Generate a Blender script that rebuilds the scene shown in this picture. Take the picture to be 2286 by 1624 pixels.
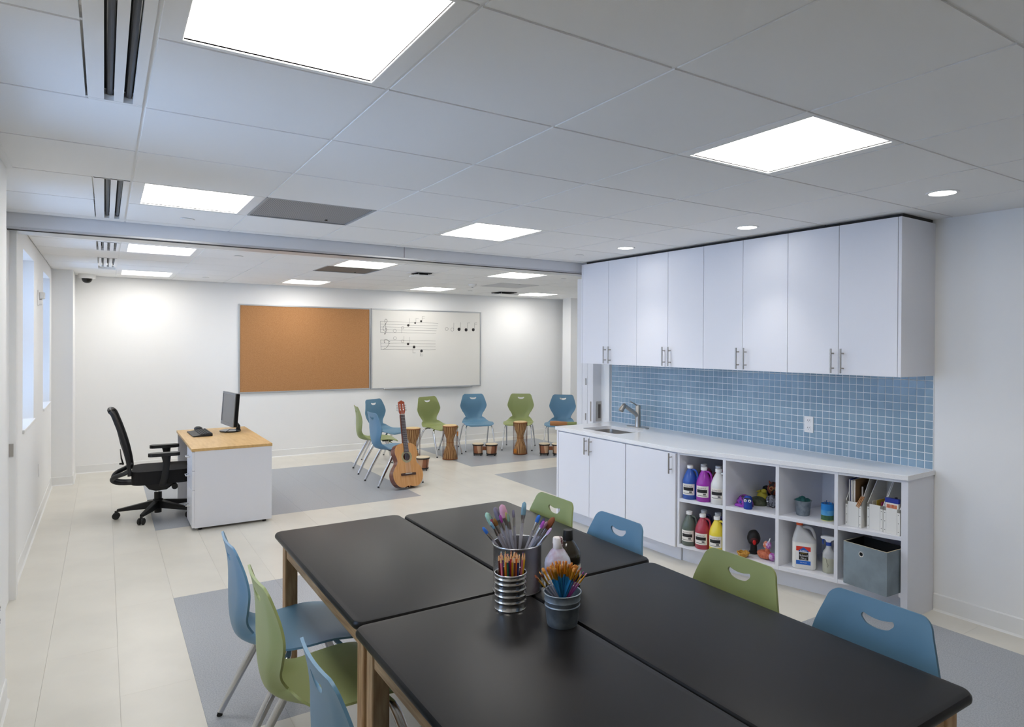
import bpy, bmesh, math, random
from mathutils import Vector, Matrix, Quaternion
from mathutils.geometry import tessellate_polygon, delaunay_2d_cdt
for o in list(bpy.data.objects): bpy.data.objects.remove(o, do_unlink=True)
PI = math.pi
sc = bpy.context.scene
col = sc.collection
random.seed(7)

# ------------------------------------------------------------------ camera
cd = bpy.data.cameras.new('camera'); cam = bpy.data.objects.new('camera', cd); col.objects.link(cam)
FPX, PX, PY = 1481.875, 1226.496, 773.573
yaw, pitch, roll = 0.5904, 0.0039, 0.0054
Fv = Vector((math.sin(yaw)*math.cos(pitch), math.cos(yaw)*math.cos(pitch), -math.sin(pitch)))
Rv = Vector((math.cos(yaw), -math.sin(yaw), 0)); Uv = Rv.cross(Fv)
R2 = Rv*math.cos(roll)+Uv*math.sin(roll); U2 = -Rv*math.sin(roll)+Uv*math.cos(roll)
cam.matrix_world = Matrix(((R2.x, U2.x, -Fv.x, -0.1075), (R2.y, U2.y, -Fv.y, -1.9658), (R2.z, U2.z, -Fv.z, 1.6214), (0, 0, 0, 1)))
cd.sensor_width = 36; cd.lens = FPX/2286*36
cd.shift_x = (1143-PX)/2286; cd.shift_y = -(812-PY)/2286
cd.clip_start = 0.02; cd.clip_end = 200
sc.camera = cam

# ------------------------------------------------------------------ world and exposure
w = bpy.data.worlds.new('sky'); sc.world = w; w.use_nodes = True
bg = w.node_tree.nodes['Background']
bg.inputs[0].default_value = (0.42, 0.62, 1.0, 1); bg.inputs[1].default_value = 4.0
sc.view_settings.view_transform = 'Standard'
sc.view_settings.look = 'None'
sc.view_settings.gamma = 1
sc.view_settings.use_curve_mapping = False
sc.view_settings.exposure = 0.95
PANEL = 7.0          # radiance of the ceiling light diffusers
DOWN = 9.0           # watts of each downlight

# ------------------------------------------------------------------ materials
def lin(c):
    c = c/255.0
    return c/12.92 if c <= 0.04045 else ((c+0.055)/1.055)**2.4
MATS = {}
def mat(name, rgb, rough=0.5, metal=0.0, spec=0.5, noise=None, bump=None, emit=None, alpha=None, coat=0.0, trans=0.0, stretch=None, ior=1.45):
    if name in MATS: return MATS[name]
    m = bpy.data.materials.new(name); m.use_nodes = True
    nt = m.node_tree; b = nt.nodes['Principled BSDF']
    c = (lin(rgb[0]), lin(rgb[1]), lin(rgb[2]), 1)
    b.inputs['Base Color'].default_value = c
    b.inputs['Roughness'].default_value = rough
    b.inputs['Metallic'].default_value = metal
    b.inputs['Specular IOR Level'].default_value = spec
    b.inputs['IOR'].default_value = ior
    if coat: b.inputs['Coat Weight'].default_value = coat; b.inputs['Coat Roughness'].default_value = 0.1
    if trans: b.inputs['Transmission Weight'].default_value = trans
    if emit:
        b.inputs['Emission Color'].default_value = (emit[0], emit[1], emit[2], 1); b.inputs['Emission Strength'].default_value = emit[3]
    tc = None
    def coords():
        nonlocal tc
        if tc is None:
            t = nt.nodes.new('ShaderNodeTexCoord'); mp = nt.nodes.new('ShaderNodeMapping')
            nt.links.new(t.outputs['Object'], mp.inputs[0]); tc = mp
            if stretch: mp.inputs['Scale'].default_value = stretch
        return tc.outputs[0]
    if noise:                      # (scale, rgb2, lo, hi)
        n = nt.nodes.new('ShaderNodeTexNoise'); n.inputs['Scale'].default_value = noise[0]; n.inputs['Detail'].default_value = 5
        nt.links.new(coords(), n.inputs['Vector'])
        r = nt.nodes.new('ShaderNodeValToRGB'); r.color_ramp.elements[0].position = noise[2]; r.color_ramp.elements[1].position = noise[3]
        r.color_ramp.elements[0].color = c; q = noise[1]; r.color_ramp.elements[1].color = (lin(q[0]), lin(q[1]), lin(q[2]), 1)
        nt.links.new(n.outputs['Fac'], r.inputs[0]); nt.links.new(r.outputs[0], b.inputs['Base Color'])
    if bump:                       # (scale, strength)
        n = nt.nodes.new('ShaderNodeTexNoise'); n.inputs['Scale'].default_value = bump[0]; n.inputs['Detail'].default_value = 4
        nt.links.new(coords(), n.inputs['Vector'])
        bp = nt.nodes.new('ShaderNodeBump'); bp.inputs['Strength'].default_value = bump[1]; bp.inputs['Distance'].default_value = 0.002
        nt.links.new(n.outputs['Fac'], bp.inputs['Height']); nt.links.new(bp.outputs[0], b.inputs['Normal'])
    MATS[name] = m
    return m
def stripes(name, rgb, rgb2, scale, rough=0.55, axis='ang', lo=0.45, hi=0.55):
    """vertical staves round a drum, or dots, from wave textures"""
    m = mat(name, rgb, rough); nt = m.node_tree; b = nt.nodes['Principled BSDF']
    t = nt.nodes.new('ShaderNodeTexCoord')
    if axis == 'ang':
        g = nt.nodes.new('ShaderNodeSeparateXYZ'); nt.links.new(t.outputs['Object'], g.inputs[0])
        a = nt.nodes.new('ShaderNodeMath'); a.operation = 'ARCTAN2'; nt.links.new(g.outputs[1], a.inputs[0]); nt.links.new(g.outputs[0], a.inputs[1])
        s = nt.nodes.new('ShaderNodeMath'); s.operation = 'MULTIPLY'; s.inputs[1].default_value = scale; nt.links.new(a.outputs[0], s.inputs[0])
        f = nt.nodes.new('ShaderNodeMath'); f.operation = 'SINE'; nt.links.new(s.outputs[0], f.inputs[0])
        o = f.outputs[0]
    else:
        mp = nt.nodes.new('ShaderNodeTexVoronoi'); mp.inputs['Scale'].default_value = scale; mp.inputs['Randomness'].default_value = 0.0
        nt.links.new(t.outputs['Object'], mp.inputs['Vector']); o = mp.outputs['Distance']
    r = nt.nodes.new('ShaderNodeValToRGB'); r.color_ramp.elements[0].position = lo; r.color_ramp.elements[1].position = hi
    r.color_ramp.elements[0].color = (lin(rgb2[0]), lin(rgb2[1]), lin(rgb2[2]), 1); r.color_ramp.elements[1].color = (lin(rgb[0]), lin(rgb[1]), lin(rgb[2]), 1)
    nt.links.new(o, r.inputs[0]); nt.links.new(r.outputs[0], b.inputs['Base Color'])
    return m
wall_m = mat('wall_paint', (244, 244, 243), 0.6, bump=(90, 0.05))
trim_m = mat('trim_paint', (238, 238, 236), 0.4)
ceil_m = mat('ceiling_tile', (243, 243, 242), 0.8, bump=(260, 0.12))
tee_m = mat('ceiling_tee', (238, 238, 237), 0.45)
cream_m = mat('floor_cream', (222, 218, 207), 0.30, spec=0.45, noise=(3.0, (214, 210, 199), 0.35, 0.7), bump=(40, 0.03))
grey_m = mat('floor_grey', (170, 174, 179), 0.33, spec=0.45, noise=(160, (150, 155, 162), 0.42, 0.6))
joint_m = mat('floor_joint', (176, 172, 164), 0.7)
white_m = mat('laminate_white', (233, 234, 240), 0.35, spec=0.45)
counter_m = mat('quartz_white', (244, 244, 245), 0.16, spec=0.5, noise=(220, (236, 236, 238), 0.4, 0.7))
grout_m = mat('grout', (236, 240, 243), 0.8)
tile_m = mat('tile_blue', (138, 165, 186), 0.22, noise=(2.5, (128, 157, 178), 0.35, 0.65), coat=0.15)
tile2_m = mat('tile_blue_light', (145, 172, 191), 0.22, noise=(2.5, (135, 163, 184), 0.35, 0.65), coat=0.15)
nickel_m = mat('brushed_nickel', (176, 172, 166), 0.32, 1.0)
steel_m = mat('stainless', (170, 166, 160), 0.28, 1.0)
chrome_m = mat('chrome', (214, 215, 218), 0.2, 1.0)
tin_m = mat('tin_can', (188, 186, 184), 0.2, 1.0)
galv_m = mat('galvanised', (150, 160, 168), 0.45, 0.75, noise=(28, (112, 122, 130), 0.38, 0.7))
black_m = mat('black_plastic', (22, 23, 25), 0.45)
blackg_m = mat('black_gloss', (12, 12, 13), 0.12)
dark_m = mat('dark_void', (10, 10, 11), 0.8)
blackfab_m = mat('black_fabric', (20, 20, 22), 0.85, bump=(300, 0.3))
rubber_m = mat('rubber', (30, 30, 31), 0.6)
blue_m = mat('chair_blue', (98, 138, 164), 0.42, spec=0.45)
green_m = mat('chair_green', (146, 156, 100), 0.42, spec=0.45)
top_m = mat('table_black', (19, 18, 18), 0.38, spec=0.26, bump=(500, 0.04))
oak_m = mat('oak', (196, 160, 118), 0.5, noise=(14, (160, 120, 80), 0.35, 0.7), stretch=(6, 6, 0.6))
oakx_m = mat('oak_rail', (196, 160, 118), 0.5, noise=(14, (166, 126, 86), 0.35, 0.7), stretch=(0.6, 0.6, 8))
maple_m = mat('maple_laminate', (218, 180, 122), 0.4, noise=(10, (205, 164, 104), 0.4, 0.7), stretch=(4, 0.5, 4))
cork_m = mat('cork', (190, 140, 94), 0.85, noise=(230, (166, 116, 70), 0.4, 0.62))
alu_m = mat('aluminium', (200, 202, 205), 0.35, 0.8)
board_m = mat('whiteboard', (232, 230, 224), 0.18)
ink_m = mat('marker_ink', (38, 34, 34), 0.6)
inkgrey_m = mat('marker_ink_light', (110, 106, 104), 0.6)
plate_m = mat('outlet_white', (240, 240, 240), 0.35)
glow_m = mat('light_diffuser', (255, 255, 255), 0.5, emit=(1.0, 0.97, 0.92, PANEL))
lens_m = mat('downlight_lens', (255, 255, 255), 0.5, emit=(1.0, 0.98, 0.95, 12.0))
papery_m = mat('paper_white', (236, 232, 224), 0.8)

# ------------------------------------------------------------------ mesh helpers
class MB:
    def __init__(s): s.v = []; s.f = []; s.m = Matrix.Identity(4)
    def _a(s, vs, fs):
        n = len(s.v); s.v += [tuple(s.m @ Vector(p)) for p in vs]; s.f += [tuple(i+n for i in f) for f in fs]; return s
    def box(s, x0, x1, y0, y1, z0, z1):
        if x0 > x1: x0, x1 = x1, x0
        if y0 > y1: y0, y1 = y1, y0
        if z0 > z1: z0, z1 = z1, z0
        return s._a([(x0, y0, z0), (x1, y0, z0), (x1, y1, z0), (x0, y1, z0), (x0, y0, z1), (x1, y0, z1), (x1, y1, z1), (x0, y1, z1)],
                    [(3, 2, 1, 0), (4, 5, 6, 7), (0, 1, 5, 4), (1, 2, 6, 5), (2, 3, 7, 6), (3, 0, 4, 7)])
    def prism(s, poly, z0, z1, holes=()):
        def area(p): return sum(p[i][0]*p[(i+1) % len(p)][1]-p[(i+1) % len(p)][0]*p[i][1] for i in range(len(p)))
        loops = [list(poly) if area(poly) > 0 else list(reversed(poly))]
        for h in holes: loops.append(list(h) if area(h) < 0 else list(reversed(h)))
        pts = [p for l in loops for p in l]; N = len(pts)
        vs = [(p[0], p[1], z0) for p in pts]+[(p[0], p[1], z1) for p in pts]
        fs = []
        for a, b, c in tessellate_polygon([[Vector((p[0], p[1], 0)) for p in l] for l in loops]):
            A, B, C = pts[a], pts[b], pts[c]
            if (B[0]-A[0])*(C[1]-A[1])-(C[0]-A[0])*(B[1]-A[1]) < 0: b, c = c, b
            fs.append((a+N, b+N, c+N)); fs.append((c, b, a))
        k = 0
        for l in loops:
            n = len(l)
            for i in range(n):
                j = (i+1) % n; fs.append((k+i, k+j, k+j+N, k+i+N))
            k += n
        return s._a(vs, fs)
    def lathe(s, prof, n=24, c=(0, 0, 0), closed=False):
        vs = []; fs = []; k = len(prof)
        for i in range(n):
            a = 2*PI*i/n
            for r, z in prof: vs.append((c[0]+r*math.cos(a), c[1]+r*math.sin(a), c[2]+z))
        for i in range(n):
            j = (i+1) % n
            for q in range(k-1): fs.append((i*k+q, j*k+q, j*k+q+1, i*k+q+1))
            if closed: fs.append((i*k+k-1, j*k+k-1, j*k, i*k))
        if not closed:
            if prof[0][0] > 1e-6: fs.append(tuple(i*k for i in reversed(range(n))))
            if prof[-1][0] > 1e-6: fs.append(tuple(i*k+k-1 for i in range(n)))
        return s._a(vs, fs)
    def tube(s, pts, r, n=8, cap=True, ell=None, up=None):
        pts = [Vector(p) for p in pts]; rs = r if isinstance(r, (list, tuple)) else [r]*len(pts)
        vs = []; fs = []; prev = None
        for i, p in enumerate(pts):
            t = (pts[min(i+1, len(pts)-1)]-pts[max(i-1, 0)]).normalized()
            if up is not None: a = t.cross(Vector(up))
            elif prev is None: a = t.cross(Vector((0, 0, 1)) if abs(t.z) < .9 else Vector((1, 0, 0)))
            else: a = prev-t*prev.dot(t)
            a.normalize(); prev = a; b = a.cross(t)
            e = (1, 1) if ell is None else (ell[i] if isinstance(ell, list) else ell)
            for k in range(n):
                th = 2*PI*k/n; vs.append(p+a*(rs[i]*e[0]*math.cos(th))+b*(rs[i]*e[1]*math.sin(th)))
        for i in range(len(pts)-1):
            for k in range(n):
                l = (k+1) % n; fs.append((i*n+k, (i+1)*n+k, (i+1)*n+l, i*n+l))
        if cap: fs.append(tuple(range(n))); fs.append(tuple(reversed(range((len(pts)-1)*n, len(pts)*n))))
        return s._a(vs, fs)
    def ball(s, c, r, n=16, m=10, fn=None):
        if not isinstance(r, (list, tuple)): r = (r, r, r)
        vs = [(0, 0, 1)]; fs = []
        for i in range(1, m):
            for k in range(n):
                a = PI*i/m; b = 2*PI*k/n; vs.append((math.sin(a)*math.cos(b), math.sin(a)*math.sin(b), math.cos(a)))
        vs.append((0, 0, -1))
        for k in range(n): fs.append((0, 1+k, 1+(k+1) % n))
        for i in range(m-2):
            for k in range(n):
                l = (k+1) % n; fs.append((1+i*n+k, 1+(i+1)*n+k, 1+(i+1)*n+l, 1+i*n+l))
        e = len(vs)-1
        for k in range(n): fs.append((e, 1+(m-2)*n+(k+1) % n, 1+(m-2)*n+k))
        if fn: vs = [fn(Vector(p)) for p in vs]
        return s._a([(c[0]+p[0]*r[0], c[1]+p[1]*r[1], c[2]+p[2]*r[2]) for p in vs], fs)
    def build(s, name, m, parent=None, smooth=None, bevel=0.0, seg=2, data=None):
        me = bpy.data.meshes.new(name); me.from_pydata(s.v, [], s.f); me.materials.append(m)
        bm = bmesh.new(); bm.from_mesh(me); bmesh.ops.recalc_face_normals(bm, faces=bm.faces); bm.to_mesh(me); bm.free()
        if smooth is not None:
            for q in me.polygons: q.use_smooth = True
            me.set_sharp_from_angle(angle=math.radians(smooth))
        o = bpy.data.objects.new(name, me); col.objects.link(o)
        if parent: o.parent = parent
        if bevel:
            bv = o.modifiers.new('bevel', 'BEVEL'); bv.width = bevel; bv.segments = seg; bv.limit_method = 'ANGLE'; bv.angle_limit = math.radians(40)
        return o
def tag(o, label=None, cat=None, group=None, kind=None):
    if label: o['label'] = label
    if cat: o['category'] = cat
    if group: o['group'] = group
    if kind: o['kind'] = kind
    return o
def thing(name, label, cat, loc=(0, 0, 0), rz=0.0, group=None):
    o = bpy.data.objects.new(name, None); col.objects.link(o); o.empty_display_size = 0.05
    o.location = loc; o.rotation_euler = (0, 0, rz)
    return tag(o, label, cat, group)
def struct(o): o['kind'] = 'structure'; return o
def inst(src, parent=None, loc=(0, 0, 0), rot=(0, 0, 0), name=None):
    o = src.copy(); o.name = name or src.name.split('.')[0]; col.objects.link(o); o.parent = parent; o.location = loc; o.rotation_euler = rot
    return o
def dup(root, loc, rz, label=None, group=None, parent=None):
    r = root.copy(); col.objects.link(r)
    if parent is None:
        r.location = loc; r.rotation_euler = (0, 0, rz)
        if label: r['label'] = label
        if group: r['group'] = group
    else: r.parent = parent
    for ch in list(root.children): dup(ch, None, None, parent=r)
    return r
def setmat(o, m):
    o.material_slots[0].link = 'OBJECT'; o.material_slots[0].material = m
def mesh_text(txt, size, m, parent, mtx, bend=None, name='lettering'):
    cu = bpy.data.curves.new('txt', 'FONT'); cu.body = txt; cu.size = size; cu.align_x = 'CENTER'; cu.align_y = 'CENTER'; cu.resolution_u = 3
    ob = bpy.data.objects.new('txt', cu); col.objects.link(ob); bpy.context.view_layer.update()
    me = bpy.data.meshes.new_from_object(ob); bpy.data.objects.remove(ob, do_unlink=True); bpy.data.curves.remove(cu)
    for v in me.vertices:
        c = v.co.copy()
        if bend: c = Vector((math.sin(c.x/bend)*bend, c.y, (math.cos(c.x/bend)-1)*bend))
        v.co = mtx @ c
    me.materials.clear(); me.materials.append(m)
    o = bpy.data.objects.new(name, me); col.objects.link(o); o.parent = parent
    return o
def catmull(P, n=6):
    P = [Vector(p) for p in P]; out = []
    for i in range(len(P)-1):
        a, b, c, d = P[max(i-1, 0)], P[i], P[i+1], P[min(i+2, len(P)-1)]
        for k in range(n):
            t = k/n; out.append(0.5*((2*b)+(c-a)*t+(2*a-5*b+4*c-d)*t*t+(3*b-a-3*c+d)*t**3))
    out.append(P[-1]); return out
def rrect(x0, x1, y0, y1, r, n=6):
    out = []
    for cx, cy, a0 in ((x1-r, y1-r, 0), (x0+r, y1-r, PI/2), (x0+r, y0+r, PI), (x1-r, y0+r, 1.5*PI)):
        for i in range(n+1):
            a = a0+PI/2*i/n; out.append((cx+r*math.cos(a), cy+r*math.sin(a)))
    return out
YZX = Matrix(((0, 0, 1, 0), (1, 0, 0, 0), (0, 1, 0, 0), (0, 0, 0, 1)))    # (y,z) polygon extruded along x
XZY = Matrix(((1, 0, 0, 0), (0, 0, 1, 0), (0, 1, 0, 0), (0, 0, 0, 1)))    # (x,z) polygon extruded along y

# ================================================================== SETTING
KO = (4.1304, 0.0, 0.0); KA = 0.02244                  # the kitchen wall: local x = -depth into the room, y along the wall
XL, YB, XR = -0.60, 7.96, 7.0
CZ, CZB = 2.40, 2.43

# floor: base slab and vinyl strips
fl = struct(MB().box(-0.9, 7.2, -3.7, 8.1, -0.12, -0.004).build('floor', joint_m))
PXT, PYT, X0T, Y0T = 0.3035, 0.6, 0.258, 1.03
def is_grey(ix, iy):
    y = iy
    if 0 <= ix < 8 and 0 <= y < 3: return True          # patch under the tables
    if 4 <= ix < 12 and -4 <= y < -1: return True       # patch by the right wall
    if 0 <= ix < 8 and 6 <= y < 10: return True         # patch by the desk
    if 12 <= ix < 20 and 4 <= y < 7: return True        # patch by the sink end
    if 12 <= ix < 19 and 8 <= y < 11: return True       # patch under the far chairs
    return False
strips = {}
for ix in range(-3, 23):
    xa, xb = X0T+ix*PXT, X0T+(ix+1)*PXT
    xa = max(xa, -0.62); xb = min(xb, 7.05)
    if xb-xa < 0.02: continue
    iy = -8
    while iy < 12:
        g = is_grey(ix, iy); L_ = 1
        lim = 3 if (iy+ix) % 2 else 2
        while iy+L_ < 12 and L_ < lim and is_grey(ix, iy+L_) == g: L_ += 1
        ya, yb = Y0T+iy*PYT, min(Y0T+(iy+L_)*PYT, 8.0)
        if xa > 4.2 and yb < 3.3: iy += L_; continue
        key = (round(xb-xa, 4), round(yb-ya, 4), g)
        if key not in strips:
            hw, hh = (xb-xa)/2-0.0004, (yb-ya)/2-0.00025
            o = MB().box(-hw, hw, -hh, hh, -0.006, 0).build('floor_strip', grey_m if g else cream_m, fl); strips[key] = o
        else: o = inst(strips[key], fl, name='floor_strip')
        o.location = ((xa+xb)/2, (ya+yb)/2, 0)
        iy += L_

# walls
def yz_wall(name, poly, holes, x0, x1):
    m = MB(); m.m = YZX; m.prism(poly, x0, x1, holes); return struct(m.build(name, wall_m))
wins = [(2.15, 3.05, 0.97, 2.29), (4.15, 5.05, 0.97, 2.29), (6.06, 6.98, 0.965, 2.295)]
yz_wall('wall_left', [(1.8, -0.05), (8.1, -0.05), (8.1, 2.6), (1.8, 2.6)], [[(a, c), (b, c), (b, d), (a, d)] for a, b, c, d in wins], -0.95, XL)
nwins = [(0.10, 1.02, 0.97, 2.29)]
yz_wall('wall_left_near', [(-3.7, -0.05), (1.87, -0.05), (1.87, 2.6), (-3.7, 2.6)], [[(a, c), (b, c), (b, d), (a, d)] for a, b, c, d in nwins], -0.95, -0.475)
struct(MB().box(-0.62, -0.405, 7.26, 8.05, -0.05, 2.6).build('wall_left_pilaster', wall_m))
struct(MB().box(-0.95, 7.3, YB, 8.2, -0.05, 2.6).build('wall_back', wall_m))
struct(MB().box(XR, 7.25, 3.2, 8.1, -0.05, 2.6).build('wall_back_right', wall_m))
struct(MB().box(6.72, XR+0.02, 7.55, 7.80, -0.05, 2.6).build('wall_back_right_pilaster', wall_m))
struct(MB().box(4.11, 7.2, 3.36, 3.48, -0.05, 2.6).build('wall_partition', wall_m))
wr = MB().box(0, 0.13, -3.9, 3.32, -0.05, 2.6).build('wall_right', wall_m); struct(wr); wr.location = KO; wr.rotation_euler = (0, 0, KA)
struct(MB().box(-0.95, 4.5, -3.8, -3.6, -0.05, 2.6).build('wall_front', wall_m))

# windows in the left wall: lining, sill, frame, sash bars and panes
for n, (a, b, c, d) in enumerate(wins+nwins):
    wd = bpy.data.objects.new('window_%d' % (n+1), None); col.objects.link(wd); struct(wd); wd.location = (XL if n < 3 else -0.475, (a+b)/2, c)
    hw = (b-a)/2; h = d-c
    m = MB()
    for y0, y1, z0, z1 in ((-hw, hw, 0, 0.05), (-hw, hw, h-0.05, h), (-hw, -hw+0.05, 0.05, h-0.05), (hw-0.05, hw, 0.05, h-0.05), (-hw+.05, hw-.05, h*.5-.025, h*.5+.025)):
        m.box(-0.30, -0.245, y0, y1, z0, z1)
    m.build('window_frame', trim_m, wd, bevel=0.003)
    g = bpy.data.materials.get('window_glass')
    if g is None:
        g = bpy.data.materials.new('window_glass'); g.use_nodes = True; nt = g.node_tree
        nt.nodes.remove(nt.nodes['Principled BSDF']); out = nt.nodes['Material Output']
        tr = nt.nodes.new('ShaderNodeBsdfTransparent'); gl = nt.nodes.new('ShaderNodeBsdfGlossy'); gl.inputs['Roughness'].default_value = 0.02
        fr = nt.nodes.new('ShaderNodeFresnel'); mx = nt.nodes.new('ShaderNodeMixShader')
        nt.links.new(fr.outputs[0], mx.inputs[0]); nt.links.new(tr.outputs[0], mx.inputs[1]); nt.links.new(gl.outputs[0], mx.inputs[2]); nt.links.new(mx.outputs[0], out.inputs[0])
    for z0, z1 in ((0.05, h*.5-.025), (h*.5+.025, h-0.05)):
        MB().box(-0.274, -0.270, -hw+.05, hw-.05, z0, z1).build('pane', g, wd)
    MB().box(-0.25, 0.014, -hw-0.012, hw+0.012, -0.02, 0.005).build('window_sill', trim_m, wd, bevel=0.004)

# baseboards (coved vinyl)
def base(name, x0, y0, x1, y1, nx, ny, h=0.10):
    m = MB(); L_ = math.hypot(x1-x0, y1-y0)
    prof = [(0, 0), (0.016, 0), (0.012, 0.004), (0.007, 0.012), (0.006, h-0.006), (0.003, h), (0, h)]
    d = Vector((x1-x0, y1-y0, 0)).normalized(); nn = Vector((nx, ny, 0))
    m.m = Matrix(((nn.x, 0, d.x, x0), (nn.y, 0, d.y, y0), (0, 1, 0, 0), (0, 0, 0, 1)))
    m.prism(prof, 0, L_)
    return struct(m.build(name, trim_m))
base('baseboard_left', XL, 3.45, XL, 7.26, 1, 0)
base('baseboard_left_near', -0.475, -3.6, -0.475, 1.87, 1, 0)
base('baseboard_pilaster_front', XL, 7.26, -0.405, 7.26, 0, -1)
base('baseboard_pilaster_side', -0.405, 7.26, -0.405, YB, 1, 0)
base('baseboard_back', -0.405, YB, XR, YB, 0, -1)
base('baseboard_back_right', XR, 3.5, XR, 7.55, -1, 0)
bb = base('baseboard_right', 0, -3.7, 0, 0.098, -1, 0, 0.105); bb.location = KO; bb.rotation_euler = (0, 0, KA)

# ceiling: slab above, tees and tiles
ce = struct(MB().box(-0.95, 7.3, -3.8, 8.2, 2.50, 2.6).build('ceiling', wall_m))
G = 0.6096
front_skip = {(0, -1): 'l', (3, -1): 'l', (0, 3): 'l', (3, 3): 'l', (1, 3): 'g'}
tiles = {}
def ctile(x0, x1, y0, y1, z):
    w_, h_ = x1-x0, y1-y0
    if w_ < 0.03 or h_ < 0.03: return
    k = (round(w_, 3), round(h_, 3))
    if k not in tiles:
        a, b = w_/2-0.0055, h_/2-0.0055
        m = MB().box(-a, a, -b, b, 0, 0.02)
        o = m.build('ceiling_tile', ceil_m, ce); tiles[k] = o
    else: o = inst(tiles[k], ce, name='ceiling_tile')
    o.location = ((x0+x1)/2, (y0+y1)/2, z)
def rail(x0, x1, y0, y1, z):
    MB().box(x0, x1, y0, y1, z, z+0.03).build('ceiling_rail', tee_m, ce)
XA, XB = -0.475, 4.13
ys = [-3.6576+G*k for k in range(11)]+[3.0480]
ys = [y for y in ys if y <= 3.05]
ys = sorted(set(round(y, 4) for y in ys))+[3.16]
for iy in range(len(ys)-1):
    y0, y1 = ys[iy], ys[iy+1]; jy = round(y0/G)
    for ix in range(-1, 7):
        x0, x1 = ix*G, (ix+1)*G
        xl = XA if y1 < 1.9 else XL
        if ix == -1:
            x0 = xl
            if y1 <= 0.62 or jy in (3, 4): x1 = -0.154
        if ix == 6: x1 = 4.20
        if front_skip.get((ix, jy)) and abs(y1-y0-G) < 0.01: continue
        ctile(x0, x1, y0, y1, CZ-0.004)
for ix in range(0, 7): rail(ix*G-0.007, ix*G+0.007, -3.6, 3.16, CZ)
for y in ys[1:-1]:
    xl = XA if y < 1.85 else XL
    if y < 0.6 or 1.84 < y < 3.04: rail(xl, -0.154, y-0.007, y+0.007, CZ+0.0005); xl = -0.006
    rail(xl, 4.2, y-0.007, y+0.007, CZ+0.0005)
rail(-0.475, -0.450, -3.6, 1.862, CZ-0.006)            # wall angle on the near left wall
YG0 = 4.50-2*G
ysb = [3.42]+[YG0+G*k for k in range(1, 8)]+[YB]
back_skip = {(0, 2), (3, 2), (6, 2), (9, 2), (0, 6), (3, 6), (6, 6), (9, 6), (3, 3), (7, 4)}
for iy in range(len(ysb)-1):
    y0, y1 = ysb[iy], ysb[iy+1]
    for ix in range(-1, 12):
        x0, x1 = ix*G, (ix+1)*G
        if ix == -1:
            x0 = XL
            if iy in (2, 4, 5): x1 = -0.162
        if ix == 11: x1 = XR
        if (ix, iy) in back_skip: continue
        ctile(x0, x1, y0, y1, CZB-0.004)
for ix in range(0, 12): rail(ix*G-0.007, ix*G+0.007, 3.42, YB, CZB)
for y in ysb[1:-1]:
    xl = XL
    if 4.51 < y < 5.09 or 5.73 < y < 6.63: rail(xl, -0.162, y-0.007, y+0.007, CZB+0.0005); xl = -0.006
    rail(xl, XR, y-0.007, y+0.007, CZB+0.0005)

# header beam of the folding partition with its track, jamb, and the stacked panels at the right
bm1 = struct(MB().box(-0.62, 4.06, 3.16, 3.42, 2.312, 2.52).build('trim_1', mat('beam_paint', (222, 223, 226), 0.45)))
MB().box(1.905, 1.909, 3.1585, 3.165, 2.312, 2.40).build('beam_joint', mat('joint_dark', (120, 121, 124), 0.7), bm1)
MB().box(-0.62, 4.06, 3.165, 3.20, 2.300, 2.312).build('partition_track', alu_m, bm1)
MB().box(-0.62, 4.06, 3.20, 3.225, 2.296, 2.312).build('shadow_gap_strip', mat('track_shade', (70, 70, 72), 0.6), bm1)  # dark strip painted as the shadow gap along the beam's underside
MB().box(-0.62, 4.06, 3.225, 3.42, 2.300, 2.312).build('track_cover', alu_m, bm1)
jb = struct(MB().box(-0.62, -0.565, 3.33, 3.43, 0, 2.30).build('trim_2', trim_m))
MB().box(-0.600, -0.578, 3.322, 3.333, 0.90, 0.98).build('strike_plate', nickel_m, jb)
dp = bpy.data.objects.new('door_1', None); col.objects.link(dp); struct(dp); dp.location = (3.95, 3.30, 0)
panel_m = mat('partition_panel', (226, 227, 230), 0.5)
for k in range(3):
    MB().box(0.0, 0.15, 0.003+0.092*k, 0.091+0.092*k, 0.012, 2.29).build('folding_panel', panel_m, dp, bevel=0.003)
MB().box(0.04, 0.104, -0.004, 0.004, 0.846, 1.044).build('flush_pull', nickel_m, dp, bevel=0.002)
MB().box(0.062, 0.092, -0.0055, -0.002, 0.875, 1.015).build('pull_recess', mat('pull_dark', (92, 88, 84), 0.4, 0.7), dp)
MB().box(-0.004, 0.002, 0.028, 0.042, 0.845, 1.043).build('edge_latch', nickel_m, dp)
for z in (0.85, 1.205):
    m = MB().tube([(-0.004, 0.118, z), (-0.004, 0.118, z+0.068)], 0.006, 10); m.build('hinge', nickel_m, dp)
kt = struct(MB().box(-0.03, 0.0, 3.145, 3.21, 0.86, 1.44).build('trim_3', trim_m)); kt.location = KO; kt.rotation_euler = (0, 0, KA)

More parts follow.
